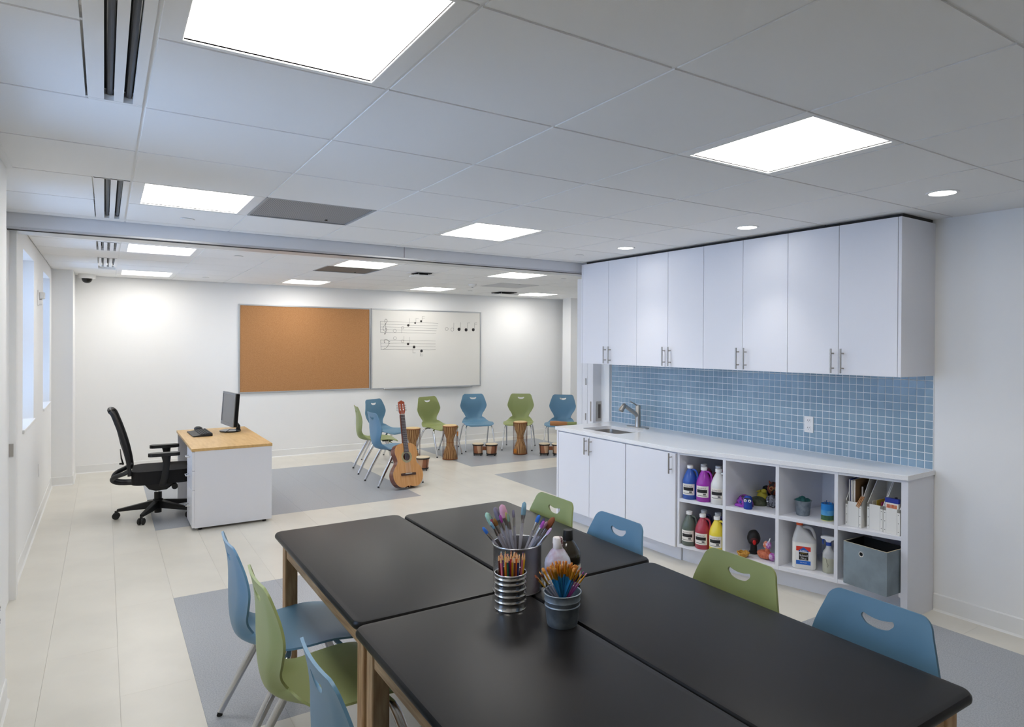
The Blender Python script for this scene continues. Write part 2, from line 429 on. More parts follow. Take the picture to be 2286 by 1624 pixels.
# tiled splashback on the right wall: grout bed, nearest 300 tiles one by one, the rest joined
TS = 0.0497; T0, TZ = 0.1065, 0.8585
MB().box(-0.0052, 0.001, T0-0.002, 3.137, TZ-0.01, 1.462).build('grout_bed', grout_m, wr)
h = TS/2-0.0022
pa = MB().box(-0.0065, 0, -h, h, -h, h).build('tile', tile_m, wr, bevel=0.0008, seg=1); pa.location = (0, T0+TS/2, TZ+TS/2)
pb = MB().box(-0.0065, 0, -h, h, -h, h).build('tile', tile2_m, wr, bevel=0.0008, seg=1)
first = True; rest = MB(); rest2 = MB()
for c in range(61):
    for r in range(12):
        if c == 0 and r == 0: continue
        y = T0+TS*(c+.5); z = TZ+TS*(r+.5); hh = h
        lighter = random.random() < 0.4
        if c < 25:
            if first and lighter: o = pb; first = False
            else: o = inst(pb if lighter else pa, wr, name='tile')
            o.location = (0, y, z)
        else:
            y1 = min(y+h, 3.133); (rest2 if lighter else rest).box(-0.0065, 0, y-h, y1, z-h, z+h)
tag(rest.build('tile_field', tile_m, wr), kind='stuff'); tag(rest2.build('tile_field_light', tile2_m, wr), kind='stuff')

# ================================================================== CEILING FITTINGS
def ceiling_light(x, y, z, label, group):
    t = thing('ceiling_light', label, 'ceiling light', (x+G/2, y+G/2, z), 0, group)
    a = G/2-0.003
    m = MB(); m.prism([(-a, -a), (a, -a), (a, a), (-a, a)], -0.004, 0.006, [[(-a+.055, -a+.018), (a-.055, -a+.018), (a-.055, a-.018), (-a+.055, a-.018)]])
    m.build('frame', tee_m, t, bevel=0.002)
    m = MB()
    for x0, x1, y0, y1 in ((-a+.053, -a+.055, -a+.018, a-.018), (a-.055, a-.053, -a+.018, a-.018), (-a+.055, a-.055, -a+.016, -a+.018), (-a+.055, a-.055, a-.018, a-.016)): m.box(x0, x1, y0, y1, 0.0, 0.02)
    m.build('inner_rim', trim_m, t)
    MB().box(-a+.053, a-.053, -a+.016, a-.016, 0.012, 0.018).build('diffuser', glow_m, t)
gf, gb = 'light panels over the tables', 'light panels in the far half of the room'
ceiling_light(0, -G, CZ, 'square ceiling light panel beside the long two-slot air diffuser', gf)
ceiling_light(3*G, -G, CZ, 'square ceiling light panel over the black tables, near the round downlights', gf)
ceiling_light(0, 3*G, CZ, 'square ceiling light panel between short two-slot diffuser and perforated grille', gf)
ceiling_light(3*G, 3*G, CZ, 'square ceiling light panel nearest the header beam on the cabinet side', gf)
for ix, lab in ((0, 'ceiling light panel beyond the beam, beside a three-slot air vent'), (3, 'ceiling light panel touching the dark perforated grille beyond the beam'), (6, 'ceiling light panel beyond the beam, in front of the flat access hatch')):
    ceiling_light(ix*G, 4.50, CZB, lab, gb)
for ix, lab in ((0, 'ceiling light panel along the back wall, nearest the dome camera'), (3, 'ceiling light panel along the back wall, above the corkboard'), (6, 'ceiling light panel along the back wall, above the whiteboard'), (9, 'ceiling light panel along the back wall, beside the square plaque diffuser')):
    ceiling_light(ix*G, 4.50+4*G, CZB, lab, gb)

perf_m = stripes('perforated_metal', (172, 174, 177), (70, 71, 73), 95, 0.5, 'dot', 0.28, 0.5)
perfd_m = stripes('perforated_metal_dark', (120, 118, 114), (45, 44, 42), 95, 0.5, 'dot', 0.28, 0.5)
def grille(x, y, z, label, pm):
    t = thing('return_air_grille', label, 'air grille', (x+G/2, y+G/2, z), 0); a = G/2-0.004
    m = MB(); m.prism([(-a, -a), (a, -a), (a, a), (-a, a)], -0.004, 0.01, [[(-a+.012, -a+.012), (a-.012, -a+.012), (a-.012, a-.012), (-a+.012, a-.012)]]); m.build('frame', mat('grille_frame', (165, 167, 170), 0.5), t)
    MB().box(-a+.01, a-.01, -a+.01, a-.01, 0.001, 0.006).build('perforated_panel', pm, t)
    MB().box(0.14, 0.152, 0.19, 0.215, -0.004, 0.001).build('latch', black_m, t)
grille(G, 3*G, CZ, 'grey perforated return air grille in the ceiling before the beam', perf_m)
grille(3*G, 4.50+G, CZB, 'dark perforated return air grille in the ceiling beyond the beam', perfd_m)

def slot_vent(y0, y1, z, n, label, w_=0.15):
    t = thing('slot_diffuser', label, 'air vent', (0, (y0+y1)/2, z), 0, 'slot diffusers along the window wall'); h_ = (y1-y0)/2
    sw = 0.026 if n == 2 else 0.019
    cx = [-0.0975, -0.046] if n == 2 else [-0.125, -0.080, -0.035]
    ed = [-0.152]+sum([[c-sw/2, c+sw/2] for c in cx], [])+[-0.007]
    for i in range(0, len(ed), 2):
        MB().box(ed[i], ed[i+1], -h_, h_, -0.006, 0.012).build('face_strip', tee_m, t)
    MB().box(-0.152, -0.007, -h_, -h_+0.004, -0.0065, 0.012).build('end_cap', tee_m, t); MB().box(-0.152, -0.007, h_-0.016, h_, -0.0065, 0.012).build('end_cap', tee_m, t)
    for c in cx:
        MB().box(c-sw/2-.004, c+sw/2+.004, -h_, h_, 0.035, 0.04).build('slot_void', dark_m, t)
        MB().tube([(c+.002, -h_+.02, 0.018), (c+.002, h_-.02, 0.018)], sw*0.36, 8).build('slot_blade', mat('blade', (74, 76, 80), 0.4) if n == 2 else mat('blade_light', (128, 128, 128), 0.4), t)
    MB().box(-0.1535, -0.1515, -h_, h_, -0.004, 0.045).build('plenum_side', tee_m, t); MB().box(-0.0075, -0.0055, -h_, h_, 0.005, 0.045).build('plenum_side', tee_m, t)
slot_vent(-1.85, 0.605, CZ, 2, 'long white air diffuser with two black slots beside the nearest light panel')
slot_vent(3*G+.002, 3.05, CZ, 2, 'white air diffuser with two dark slots ending just before the beam')
slot_vent(4.50, 4.50+G-.005, CZB, 3, 'short air diffuser with three slots just beyond the beam')
slot_vent(4.50+2*G, 4.50+4*G-.3, CZB, 3, 'short air diffuser with three slots near the dome camera')

def downlight(x, y, label):
    t = thing('downlight', label, 'downlight', (x, y, CZ-0.004), 0, 'round downlights above the wall cabinets')
    MB().lathe([(0.075, 0.0), (0.074, -0.004), (0.062, -0.005), (0.058, 0.0), (0.056, 0.012)], 32).build('trim_ring', trim_m, t, smooth=40)
    MB().lathe([(0.0, -0.001), (0.059, -0.001), (0.059, 0.004), (0, 0.004)], 32).build('lens', lens_m, t)
    ld = bpy.data.lights.new('bulb', 'SPOT'); ld.energy = DOWN; ld.color = (1, 0.96, 0.90); ld.spot_size = math.radians(84); ld.spot_blend = 0.9; ld.shadow_soft_size = 0.055
    lo = bpy.data.objects.new('bulb', ld); col.objects.link(lo); lo.parent = t; lo.location = (0, 0, -0.012)
downlight(3.408, -0.28, 'round downlight nearest the bare right wall'); downlight(3.403, 0.943, 'round downlight above the middle cabinet doors'); downlight(3.37, 2.13, 'round downlight nearest the header beam')
def cover(x, y, z, label):
    t = thing('sprinkler_cover', label, 'sprinkler cover', (x, y, z-0.004), 0, 'concealed sprinkler covers')
    MB().lathe([(0, -0.006), (0.038, -0.006), (0.040, -0.004), (0.040, -0.002), (0, -0.002)], 28).build('cover_plate', trim_m, t, smooth=40)
    MB().lathe([(0.034, -0.002), (0.034, 0.0), (0, 0.0)], 28).build('shadow_ring', mat('ring_dark', (90, 90, 90), 0.7), t)
cover(0.323, 2.782, CZ, 'round white sprinkler cover between light panel and beam'); cover(3.328, 2.70, CZ, 'round white sprinkler cover beside the wall cabinets')
for x, y, l in ((0.93, 4.81, 'round white sprinkler cover beside the far light and three-slot vent'), (0.94, 7.31, 'round white sprinkler cover near the corkboard wall'), (4.6, 4.75, 'round white sprinkler cover beside the far right light panel'), (4.54, 7.16, 'round white sprinkler cover above the whiteboard')): cover(x, y, CZB, l)
def plaque(x, y, s, label, dz=0.045):
    t = thing('plaque_diffuser', label, 'air vent', (x, y, CZB-0.004), 0, 'plaque diffusers')
    a = s/2; m = MB(); m.prism([(-a-.03, -a-.03), (a+.03, -a-.03), (a+.03, a+.03), (-a-.03, a+.03)], -0.004, 0.0, [[(-a+.02, -a+.02), (a-.02, -a+.02), (a-.02, a-.02), (-a+.02, a-.02)]]); m.build('frame', tee_m, t)
    MB().box(-a+.02, a-.02, -a+.02, a-.02, -0.012, -0.001).build('neck', dark_m, t)
    MB().box(-a, a, -a, a, -dz, -dz+0.012).build('plaque', tee_m, t, bevel=0.004)
    for sx in (-1, 1):
        for sy in (-1, 1): MB().tube([(sx*(a-.05), sy*(a-.05), -dz+.01), (sx*(a-.05), sy*(a-.05), 0)], 0.005, 6).build('hanger', tee_m, t)
plaque(2.92, 5.20, 0.22, 'small square plaque diffuser hanging below the ceiling beyond the beam', 0.04)
plaque(5.12, 7.12, 0.34, 'square plaque diffuser near the back wall lights')
t = thing('access_hatch', 'flat grey access hatch panel set in the far ceiling', 'hatch', (7*G+G/2, 4.50+2*G+G/2, CZB), 0); a = G/2-.004
MB().box(-a, a, -a, a, -0.006, 0.004).build('panel', mat('hatch_grey', (190, 191, 195), 0.5), t, bevel=0.003); MB().box(-0.012, 0.012, -a+.02, -a+.03, -0.009, -0.005).build('catch', nickel_m, t)
t = thing('smoke_detector', 'small white smoke detector on the far ceiling', 'smoke detector', (4.04, 6.11, CZB-0.004), 0)
MB().lathe([(0, -0.045), (0.025, -0.044), (0.045, -0.03), (0.055, -0.02), (0.058, 0), (0, 0)], 24).build('housing', trim_m, t, smooth=40); MB().lathe([(0, -0.05), (0.012, -0.049), (0.012, -0.044), (0, -0.044)], 12).build('sensor', mat('sensor_grey', (150, 150, 150), 0.5), t)
t = thing('dome_camera', 'white dome security camera with black lens in the ceiling corner', 'security camera', (-0.285, 7.75, CZB-0.004), 0)
MB().lathe([(0, -0.052), (0.078, -0.052), (0.088, -0.045), (0.09, 0), (0, 0)], 32).build('housing', trim_m, t, smooth=40)
MB().lathe([(0, -0.107), (0.022, -0.104), (0.042, -0.09), (0.052, -0.068), (0.055, -0.052), (0, -0.052)], 28).build('dome', blackg_m, t, smooth=50)
# fire strobe and plates on the left wall
t = thing('fire_strobe', 'white fire alarm strobe on the window wall', 'alarm', (XL, 5.45, 1.935), 0)
MB().box(0, 0.012, -0.055, 0.055, 0, 0.135).build('backplate', plate_m, t, bevel=0.003); MB().box(0.012, 0.05, -0.04, 0.04, 0.06, 0.12).build('strobe_lens', mat('lens_white', (215, 215, 215), 0.2), t, bevel=0.008); MB().lathe([(0, 0), (0.028, 0), (0.028, 0.02), (0, 0.02)], 16).build('horn', plate_m, t).matrix_local = Matrix.Translation((0.012, 0, 0.032)) @ Matrix.Rotation(PI/2, 4, 'Y')
def outlet(name, label, loc, rz, blank=False, w_=0.072, h_=0.116):
    t = thing(name, label, 'outlet' if not blank else 'wall plate', loc, rz)      # faces -x locally
    MB().box(-0.006, 0, -w_/2, w_/2, 0, h_).build('faceplate', plate_m, t, bevel=0.002)
    if not blank:
        for z in (h_*.27, h_*.73):
            m = MB(); m.m = Matrix.Translation((0, 0, z)); m.m = m.m @ YZX; m.prism(rrect(-0.018, 0.018, -0.015, 0.015, 0.010, 4), -0.0085, -0.004); s_ = m.build('socket', plate_m, t)
            m = MB()
            for y in (-0.007, 0.007): m.box(-0.0092, -0.008, y-0.0014, y+0.0014, z, z+0.009)
            m.tube([(-0.0092, 0, z-0.007), (-0.008, 0, z-0.007)], 0.0025, 8); m.build('slots', black_m, s_)
    return t
kp = lambda d, s, z: tuple(Matrix.Translation(KO) @ Matrix.Rotation(KA, 4, 'Z') @ Vector((-d, s, z)))
outlet('wall_outlet', 'white double outlet on the blue tiled splashback', kp(0.006, 0.957, 0.993), KA)
outlet('wall_outlet', 'white double outlet low on the back wall behind the side-on chairs', (3.06, YB, 0.38), PI/2)
outlet('wall_plate', 'blank white plate low on the window wall', (XL, 5.57, 0.40), PI, True)
outlet('wall_outlet', 'white outlet low on the near left wall by its corner', (-0.475, 1.60, 0.42), PI)
outlet('wall_plate', 'white data plate low on the near left wall beside an outlet', (-0.475, 1.43, 0.42), PI, True)

# ================================================================== KITCHEN RUN
def kthing(name, label, cat, group=None): return thing(name, label, cat, KO, KA, group)
def bar_pull(parent, x, y, z0, z1, off=0.032):
    o = MB().tube([(x-off, y, z0), (x-off, y, z1)], 0.006, 10).build('handle', nickel_m, parent, smooth=50)
    m = MB()
    for z in (z0+0.03, z1-0.03): m.tube([(x, y, z), (x-off, y, z)], 0.0045, 8)
    m.build('handle_post', nickel_m, parent, smooth=50)
    return o
CU = [0.124, 0.493, 0.862, 1.233, 1.603, 1.979, 2.349, 2.722, 3.098]
UD, UB, UT = 0.385, 1.437, 2.372
labs = ['white two-door wall cabinet at the bare wall end', 'white two-door wall cabinet above the splashback outlet', 'white two-door wall cabinet second from the header beam', 'white two-door wall cabinet next to the header beam, above the faucet']
for k in range(4):
    a, m_, b = CU[2*k], CU[2*k+1], CU[2*k+2]
    t = kthing('wall_cabinet', labs[k], 'cabinet', 'wall cabinets above the splashback')
    MB().box(-UD+.002, 0, a+.0005, b-.0005, UB+.004, UT-.002).build('carcass', white_m, t)
    for y0, y1, hy in ((a, m_, m_-0.033), (m_, b, m_+0.033)):
        d_ = MB().box(-UD-0.018, -UD, y0+.0016, y1-.0016, UB, UT).build('door', white_m, t, bevel=0.0015)
        bar_pull(d_, -UD-0.018, hy, 1.447, 1.600)
    if k == 0: MB().box(-UD-0.018, 0, 0.103, 0.1225, UB, UT).build('end_panel', white_m, t, bevel=0.001)
    if k == 3: MB().box(-UD-0.018, 0, 3.0995, 3.119, UB, UT).build('end_panel', white_m, t, bevel=0.001)
t = struct(MB().box(-UD+.03, -0.002, 0.12, 3.10, UT-.001, 2.398).build('gap_shadow_strip', mat('gap_shadow', (60, 58, 56), 0.8))); t.location = KO; t.rotation_euler = (0, 0, KA)  # dark filler: shade between cabinet tops and ceiling, put into the colour

# base cabinets with doors
BD = 0.695
t = kthing('base_cabinet', 'white two-door base cabinet under the sink', 'cabinet', 'base cabinets')
MB().box(-BD+.004, -0.02, 2.134, 3.055, 0.13, 0.640).build('carcass', white_m, t)
MB().box(-BD+.004, -0.64, 2.134, 3.055, 0.640, 0.826).build('front_rail', white_m, t)
for y0, y1, hy in ((2.60, 3.05, 2.632), (2.136, 2.597, 2.567)):
    d_ = MB().box(-BD-0.018, -BD, y0+.001, y1-.001, 0.128, 0.818).build('door', white_m, t, bevel=0.0015); bar_pull(d_, -BD-0.018, hy, 0.668, 0.812)
MB().box(-BD-0.018, -0.02, 3.056, 3.078, 0, 0.826).build('end_panel', white_m, t, bevel=0.001)
MB().box(-0.60, -0.02, 2.134, 3.055, 0, 0.128).build('toe_kick', white_m, t)
t = kthing('base_cabinet', 'white single-door base cabinet between sink and open shelves', 'cabinet', 'base cabinets')
MB().box(-BD+.004, -0.02, 1.583, 2.130, 0.13, 0.826).build('carcass', white_m, t)
d_ = MB().box(-BD-0.018, -BD, 1.586, 2.128, 0.128, 0.818).build('door', white_m, t, bevel=0.0015); bar_pull(d_, -BD-0.018, 1.622, 0.668, 0.818)
MB().box(-0.60, -0.02, 1.632, 2.132, 0, 0.128).build('toe_kick', white_m, t)

# worktop with a curved and tapering front and a cut-out for the sink
edge = [(-0.718, 3.10), (-0.718, 1.66)]
for p_ in catmull([(-0.718, 1.66), (-0.716, 1.58), (-0.692, 1.46), (-0.640, 1.33), (-0.588, 1.147)], 5)[1:]: edge.append((p_[0], p_[1]))
edge += [(-0.330, 0.094)]
poly = [(-0.001, 3.13), (-0.30, 3.118)]+edge+[(-0.001, 0.094)]
hole = rrect(-0.585, -0.245, 2.39, 2.88, 0.05, 6)
wt = MB(); wt.prism(poly, 0.8285, 0.8585, [hole]); o = wt.build('worktop', counter_m, bevel=0.002)
tag(o, 'white quartz worktop with a tapering curved front edge', 'worktop'); o.location = KO; o.rotation_euler = (0, 0, KA)
t = kthing('sink', 'undermounted stainless steel sink basin in the white worktop', 'sink')
outer = rrect(-0.590, -0.240, 2.385, 2.885, 0.055, 6); m = MB(); n_ = len(hole)
ring = [(p_[0], p_[1], 0.8284) for p_ in rrect(-0.600, -0.230, 2.375, 2.895, .06, 6)]+[(p_[0], p_[1], 0.8284) for p_ in outer]+[(p_[0], p_[1], 0.665) for p_ in rrect(-0.575, -0.255, 2.40, 2.87, 0.05, 6)]+[(p_[0], p_[1], 0.65) for p_ in rrect(-0.555, -0.275, 2.42, 2.85, 0.05, 6)]
fs = []
for l in range(3):
    for i in range(n_): j = (i+1) % n_; fs.append((l*n_+i, l*n_+j, (l+1)*n_+j, (l+1)*n_+i))
fs.append(tuple(range(3*n_, 4*n_))); m._a(ring, fs); m.build('basin', steel_m, t, smooth=50)
MB().lathe([(0, 0.652), (0.03, 0.652), (0.042, 0.655), (0.042, 0.651), (0, 0.651)], 24, (-0.41, 2.64, 0)).build('drain', chrome_m, t, smooth=40)
t = kthing('faucet', 'brushed nickel pull-out faucet with a lever at the sink', 'faucet')
m = MB(); m.prism(rrect(-0.15, -0.09, 2.50, 2.77, 0.03, 6), 0.8585, 0.866); m.build('base_plate', nickel_m, t, bevel=0.002)
MB().lathe([(0.029, 0.866), (0.027, 0.872), (0.024, 0.93), (0.0235, 1.005), (0.0225, 1.007), (0.0225, 1.055), (0.019, 1.062), (0, 1.063)], 24, (-0.12, 2.63, 0)).build('body', nickel_m, t, smooth=40)
MB().tube(catmull([(-0.115, 2.63, 0.955), (-0.15, 2.632, 0.985), (-0.22, 2.635, 1.03), (-0.275, 2.637, 1.062)], 4), [0.020]*4+[0.018]*5+[0.0165]*4, 14).build('spout', nickel_m, t, smooth=50)
MB().tube([(-0.272, 2.637, 1.074), (-0.282, 2.637, 1.070), (-0.305, 2.638, 1.045), (-0.322, 2.638, 1.020)], [0.012, 0.021, 0.0235, 0.0235], 16).build('spray_head', nickel_m, t, smooth=50)
MB().tube([(-0.12, 2.63, 1.055), (-0.16, 2.632, 1.075), (-0.215, 2.634, 1.102)], [0.008, 0.006, 0.005], 8).build('lever', nickel_m, t, smooth=50)

# open shelf unit on the tapering front
FA, FB = Vector((-0.690, 1.56)), Vector((-0.315, 0.10)); FL = (FB-FA).length
def fp(u, inset=0.0):
    q = FA+(FB-FA)*(u/FL); return (q.x+inset, q.y)
t = kthing('shelf_unit', 'white open shelf unit with eight cubbies under the tapering worktop', 'shelf unit')
for u0, u1, z0 in ((-0.022, -0.004, 0.13), (0.337, 0.359, 0.13), (0.714, 0.737, 0.13), (1.09, 1.112, 0.13), (1.47, 1.507, 0.0)):
    a, b = fp(u0), fp(u1); m = MB(); m.prism([a, b, (-0.004, b[1]), (-0.004, a[1])], z0, 0.8280); m.build('partition', white_m, t, bevel=0.0008)
cells = [(-0.004, 0.337), (0.359, 0.714), (0.737, 1.09), (1.112, 1.47)]
for u0, u1 in cells:
    a, b = fp(u0, 0.0015), fp(u1, 0.0015)
    for nm, z0, z1 in (('bottom_shelf', 0.13, 0.155), ('middle_shelf', 0.466, 0.49), ('top_rail', 0.811, 0.8280)):
        m = MB(); m.prism([a, b, (-0.012, b[1]), (-0.012, a[1])], z0, z1); m.build(nm, white_m, t, bevel=0.0008)
    m = MB(); m.box(-0.012, -0.004, b[1], a[1], 0.13, 0.828); m.build('back_panel', white_m, t)
a, b = fp(0.0, 0.105), fp(1.47, 0.105); m = MB(); m.prism([(a[0], 1.628), a, b, (b[0]+.02, b[1]), (a[0]+.02, 1.628)], 0, 0.1295); m.build('toe_kick', white_m, t)

# ================================================================== TABLES
def table(x0, x1, y0, y1, label):
    t = thing('work_table', label, 'table', ((x0+x1)/2, (y0+y1)/2, 0), 0, 'black topped work tables pushed together')
    a, b = (x1-x0)/2, (y1-y0)/2
    prof = [(0.0, 0.712), (0.010, 0.7125), (0.0155, 0.719), (0.0165, 0.7255), (0.0155, 0.732), (0.010, 0.7385), (0.0, 0.740)]
    base_ = rrect(-a+.0165, a-.0165, -b+.0165, b-.0165, 0.024, 8); N = len(base_)
    # outward normals of the rounded rectangle
    nor = []
    for i in range(N):
        p, q = Vector(base_[i-1]), Vector(base_[(i+1) % N]); d = (q-p).normalized(); nor.append(Vector((d.y, -d.x)))
    vs = []; fs = []
    for off, z in prof:
        for p, n in zip(base_, nor): vs.append((p[0]+n.x*off, p[1]+n.y*off, z))
    for l in range(len(prof)-1):
        for i in range(N): j = (i+1) % N; fs.append((l*N+i, l*N+j, (l+1)*N+j, (l+1)*N+i))
    fs.append(tuple(reversed(range(N)))); fs.append(tuple(range((len(prof)-1)*N, len(prof)*N)))
    m = MB(); m._a(vs, fs); m.build('table_top', top_m, t, smooth=35)
    ls = 0.056; ins = 0.034
    for sx in (-1, 1):
        for sy in (-1, 1):
            cx, cy = sx*(a-ins-ls/2), sy*(b-ins-ls/2)
            MB().box(cx-ls/2, cx+ls/2, cy-ls/2, cy+ls/2, 0, 0.7115).build('leg', oak_m, t, bevel=0.006, seg=3)
    for s_ in (-1, 1):
        MB().box(s_*(a-ins-0.006)-.011*s_, s_*(a-ins-0.006)+0.0, -(b-ins-ls)-.001, b-ins-ls+.001, 0.632, 0.7115).build('apron', oakx_m, t, bevel=0.002)
        MB().box(-(a-ins-ls)-.001, a-ins-ls+.001, s_*(b-ins-0.006)-.011*s_, s_*(b-ins-0.006), 0.632, 0.7115).build('apron', oakx_m, t, bevel=0.002)
    return t
table(0.546, 1.151, 0.090, 1.309, 'black topped oak table nearest the desk, two chairs tucked under its edge')
table(1.162, 1.766, 0.056, 1.276, 'black topped oak table facing the sink cabinet doors')
table(0.533, 1.138, -1.136, 0.083, 'black topped oak table holding the paintbrush pail and pencil can')
table(1.142, 1.745, -1.175, 0.045, 'black topped oak table facing the open shelves and bare right wall')

# ================================================================== STACKING CHAIRS
PRO = [(-.228, .368, .185), (-.222, .386, .204), (-.185, .400, .221), (-.09, .404, .228), (.01, .399, .224), (.09, .396, .208), (.155, .399, .182), (.205, .413, .152), (.236, .440, .130),
       (.250, .485, .133), (.253, .530, .153), (.250, .580, .186), (.248, .640, .210), (.250, .685, .202), (.255, .730, .189), (.263, .782, .171), (.273, .824, .160)]
cv = catmull([Vector(p) for p in PRO], 8)
ARC = [0.0]
for i in range(1, len(cv)): ARC.append(ARC[-1]+math.hypot(cv[i][0]-cv[i-1][0], cv[i][1]-cv[i-1][1]))
TT = ARC[-1]
def prof_at(t):
    t = min(max(t, 0.0), TT)
    for i in range(1, len(ARC)):
        if t <= ARC[i]+1e-9:
            k = (t-ARC[i-1])/(ARC[i]-ARC[i-1]); return cv[i-1].lerp(cv[i], k)
    return cv[-1]
def half_w(t):
    hw = prof_at(t)[2]; e = TT-t; rc = 0.036
    if e < rc: hw -= rc-math.sqrt(max(rc*rc-(rc-e)**2, 0))
    rc = 0.055
    if t < rc: hw -= rc-math.sqrt(max(rc*rc-(rc-t)**2, 0))
    return max(hw, 0.02)
def sm(a, b, x): x = min(max((x-a)/(b-a), 0), 1); return x*x*(3-2*x)
def shell_pt(x, t):
    p = prof_at(t); q = prof_at(t+0.004); r = prof_at(t-0.004)
    d = Vector((0, q[0]-r[0], q[1]-r[1])).normalized(); n = Vector((0, -d.z, d.y))    # n: towards the sitter
    z = p[1]; k = t/TT; hw = max(p[2], 0.05); s = abs(x)/hw
    seat = 1-sm(0.36, 0.50, k)                       # 1 on the seat, 0 on the back
    lift = seat*(0.010*s**2-0.016*s**4*(1-sm(0.0, 0.2, k)))
    waist = math.exp(-((k-0.54)/0.10)**2)
    lift += waist*0.030*s**2.2
    lift += (1-seat)*(0.012*s**2+0.016*sm(0.55, 1.0, s)*(1-sm(0.80, 1.0, k)))
    top = sm(0.88, 1.0, k); lift -= top*0.004
    return Vector((x, p[0], p[1]))+n*lift
def shell_mesh():
    outline = []
    n = 70
    ts = [TT*i/n for i in range(n+1)]
    ts = sorted(set(ts+[TT-0.036*(1-math.cos(PI/2*i/8)) for i in range(9)]+[0.055*(1-math.cos(PI/2*i/8)) for i in range(9)]))
    ts2 = [ts[0]]
    for q in ts[1:]:
        if q-ts2[-1] > 0.0012: ts2.append(q)
    ts = ts2
    right = [(half_w(q), q) for q in ts]; left = [(-a, q) for a, q in reversed(right)]
    hb = right[0][0]; ht = right[-1][0]
    topc = [(ht-2*ht*i/10, ts[-1]) for i in range(1, 10)]; botc = [(-hb+2*hb*i/10, ts[0]) for i in range(1, 10)]
    outline = right+topc+left+botc
    hc = TT-0.062; hole = []
    for i in range(13): a = -0.046+0.092*i/12; hole.append((a, hc+0.012-0.008*(1-(a/0.046)**2)))
    for i in range(1, 6): th = PI/2-PI*i/6*1.0; hole.append((0.046+0.007*math.cos(th), hc+0.003+0.009*math.sin(th)))
    for i in range(13): a = 0.046-0.092*i/12; hole.append((a, hc-0.006-0.017*math.sqrt(max(1-(a/0.0465)**2, 0.0))))
    for i in range(1, 6): th = -PI/2-PI*i/6; hole.append((-0.046+0.007*math.cos(th), hc+0.003+0.009*math.sin(th)))
    def inside(p, poly):
        c = False; j = len(poly)-1
        for i in range(len(poly)):
            if (poly[i][1] > p[1]) != (poly[j][1] > p[1]) and p[0] < (poly[j][0]-poly[i][0])*(p[1]-poly[i][1])/(poly[j][1]-poly[i][1])+poly[i][0]: c = not c
            j = i
        return c
    pts = [Vector(p) for p in outline]+[Vector(p) for p in hole]
    N1, N2 = len(outline), len(hole)
    edges = [(i, (i+1) % N1) for i in range(N1)]+[(N1+i, N1+(i+1) % N2) for i in range(N2)]
    st = 0.0165
    j = 0; t_ = st*.7
    while t_ < TT-0.006:
        x = -0.24+(st/2 if j % 2 else 0)
        while x < 0.24:
            if abs(x) < half_w(t_)-0.008 and not (abs(x) < 0.062 and abs(t_-hc) < 0.031): pts.append(Vector((x, t_)))
            x += st
        j += 1; t_ += st*.87
    V, E_, F_, *_ = delaunay_2d_cdt(pts, edges, [], 0, 1e-6)
    faces = []
    for f in F_:
        c = sum((V[i] for i in f), Vector((0, 0)))/len(f)
        if inside(c, outline) and not inside(c, hole): faces.append(tuple(f))
    P, Nn = [], []
    for v in V:
        a = shell_pt(v.x, v.y); e = 0.002
        du = shell_pt(v.x+e, v.y)-shell_pt(v.x-e, v.y); dv = shell_pt(v.x, min(v.y+e, TT))-shell_pt(v.x, max(v.y-e, 0))
        n_ = du.cross(dv).normalized(); P.append(a); Nn.append(n_)
    th = 0.0042; M = len(P)
    vs = [tuple(p+n_*th) for p, n_ in zip(P, Nn)]+[tuple(p-n_*th) for p, n_ in zip(P, Nn)]
    fs = []; cnt = {}
    for f in faces:
        A, B, C = V[f[0]], V[f[1]], V[f[2]]
        if (B-A).cross(C-A) < 0: f = tuple(reversed(f))
        fs.append(f); fs.append(tuple(i+M for i in reversed(f)))
        for i in range(3): cnt.setdefault((f[i], f[(i+1) % 3]), 0)
    for (a, b) in list(cnt):
        if (b, a) not in cnt: fs.append((b, a, a+M, b+M))
    return vs, fs
def make_chair():
    t = thing('stacking_chair', 'chair', 'chair')
    vs, fs = shell_mesh(); m = MB(); m._a(vs, fs); m.build('seat_shell', blue_m, t, smooth=50)
    for sx in (-1, 1):
        for y0, y1, y2, y3 in ((-0.115, -0.125, -0.160, -0.262), (0.060, 0.070, 0.105, 0.262)):
            P = [(sx*0.10, y0, 0.386), (sx*0.15, y0, 0.384), (sx*0.180, y1, 0.375), (sx*0.199, (y1+y2)/2, 0.352), (sx*0.208, y2, 0.315), (sx*0.217, (y2+y3)/2+0.0, 0.170), (sx*0.227, y3, 0.014)]
            lg = MB().tube(P, [0.009, 0.010, 0.012, 0.0165, 0.0185, 0.0175, 0.0130], 12, up=(0, 1, 0), ell=[(1, 1), (1, 1), (.8, 1), (.62, 1), (.58, 1), (.56, 1), (.65, 1)]).build('leg', chrome_m, t, smooth=50)
            MB().lathe([(0, 0.0), (0.0115, 0.0), (0.012, 0.004), (0.010, 0.010), (0.008, 0.018), (0, 0.018)], 12, (sx*0.2275, y3+(0.002 if y3 > 0 else -0.002), 0)).build('glide', rubber_m, lg, smooth=40)
    MB().box(-0.135, 0.135, -0.135, -0.095, 0.378, 0.3915).build('seat_frame', black_m, t, bevel=0.003); MB().box(-0.135, 0.135, 0.045, 0.085, 0.376, 0.3885).build('seat_frame', black_m, t, bevel=0.003)
    MB().box(-0.035, 0.035, -0.190, -0.060, 0.362, 0.379).build('glide_bracket', black_m, t, bevel=0.003)
    return t
chair0 = make_chair()
used = False
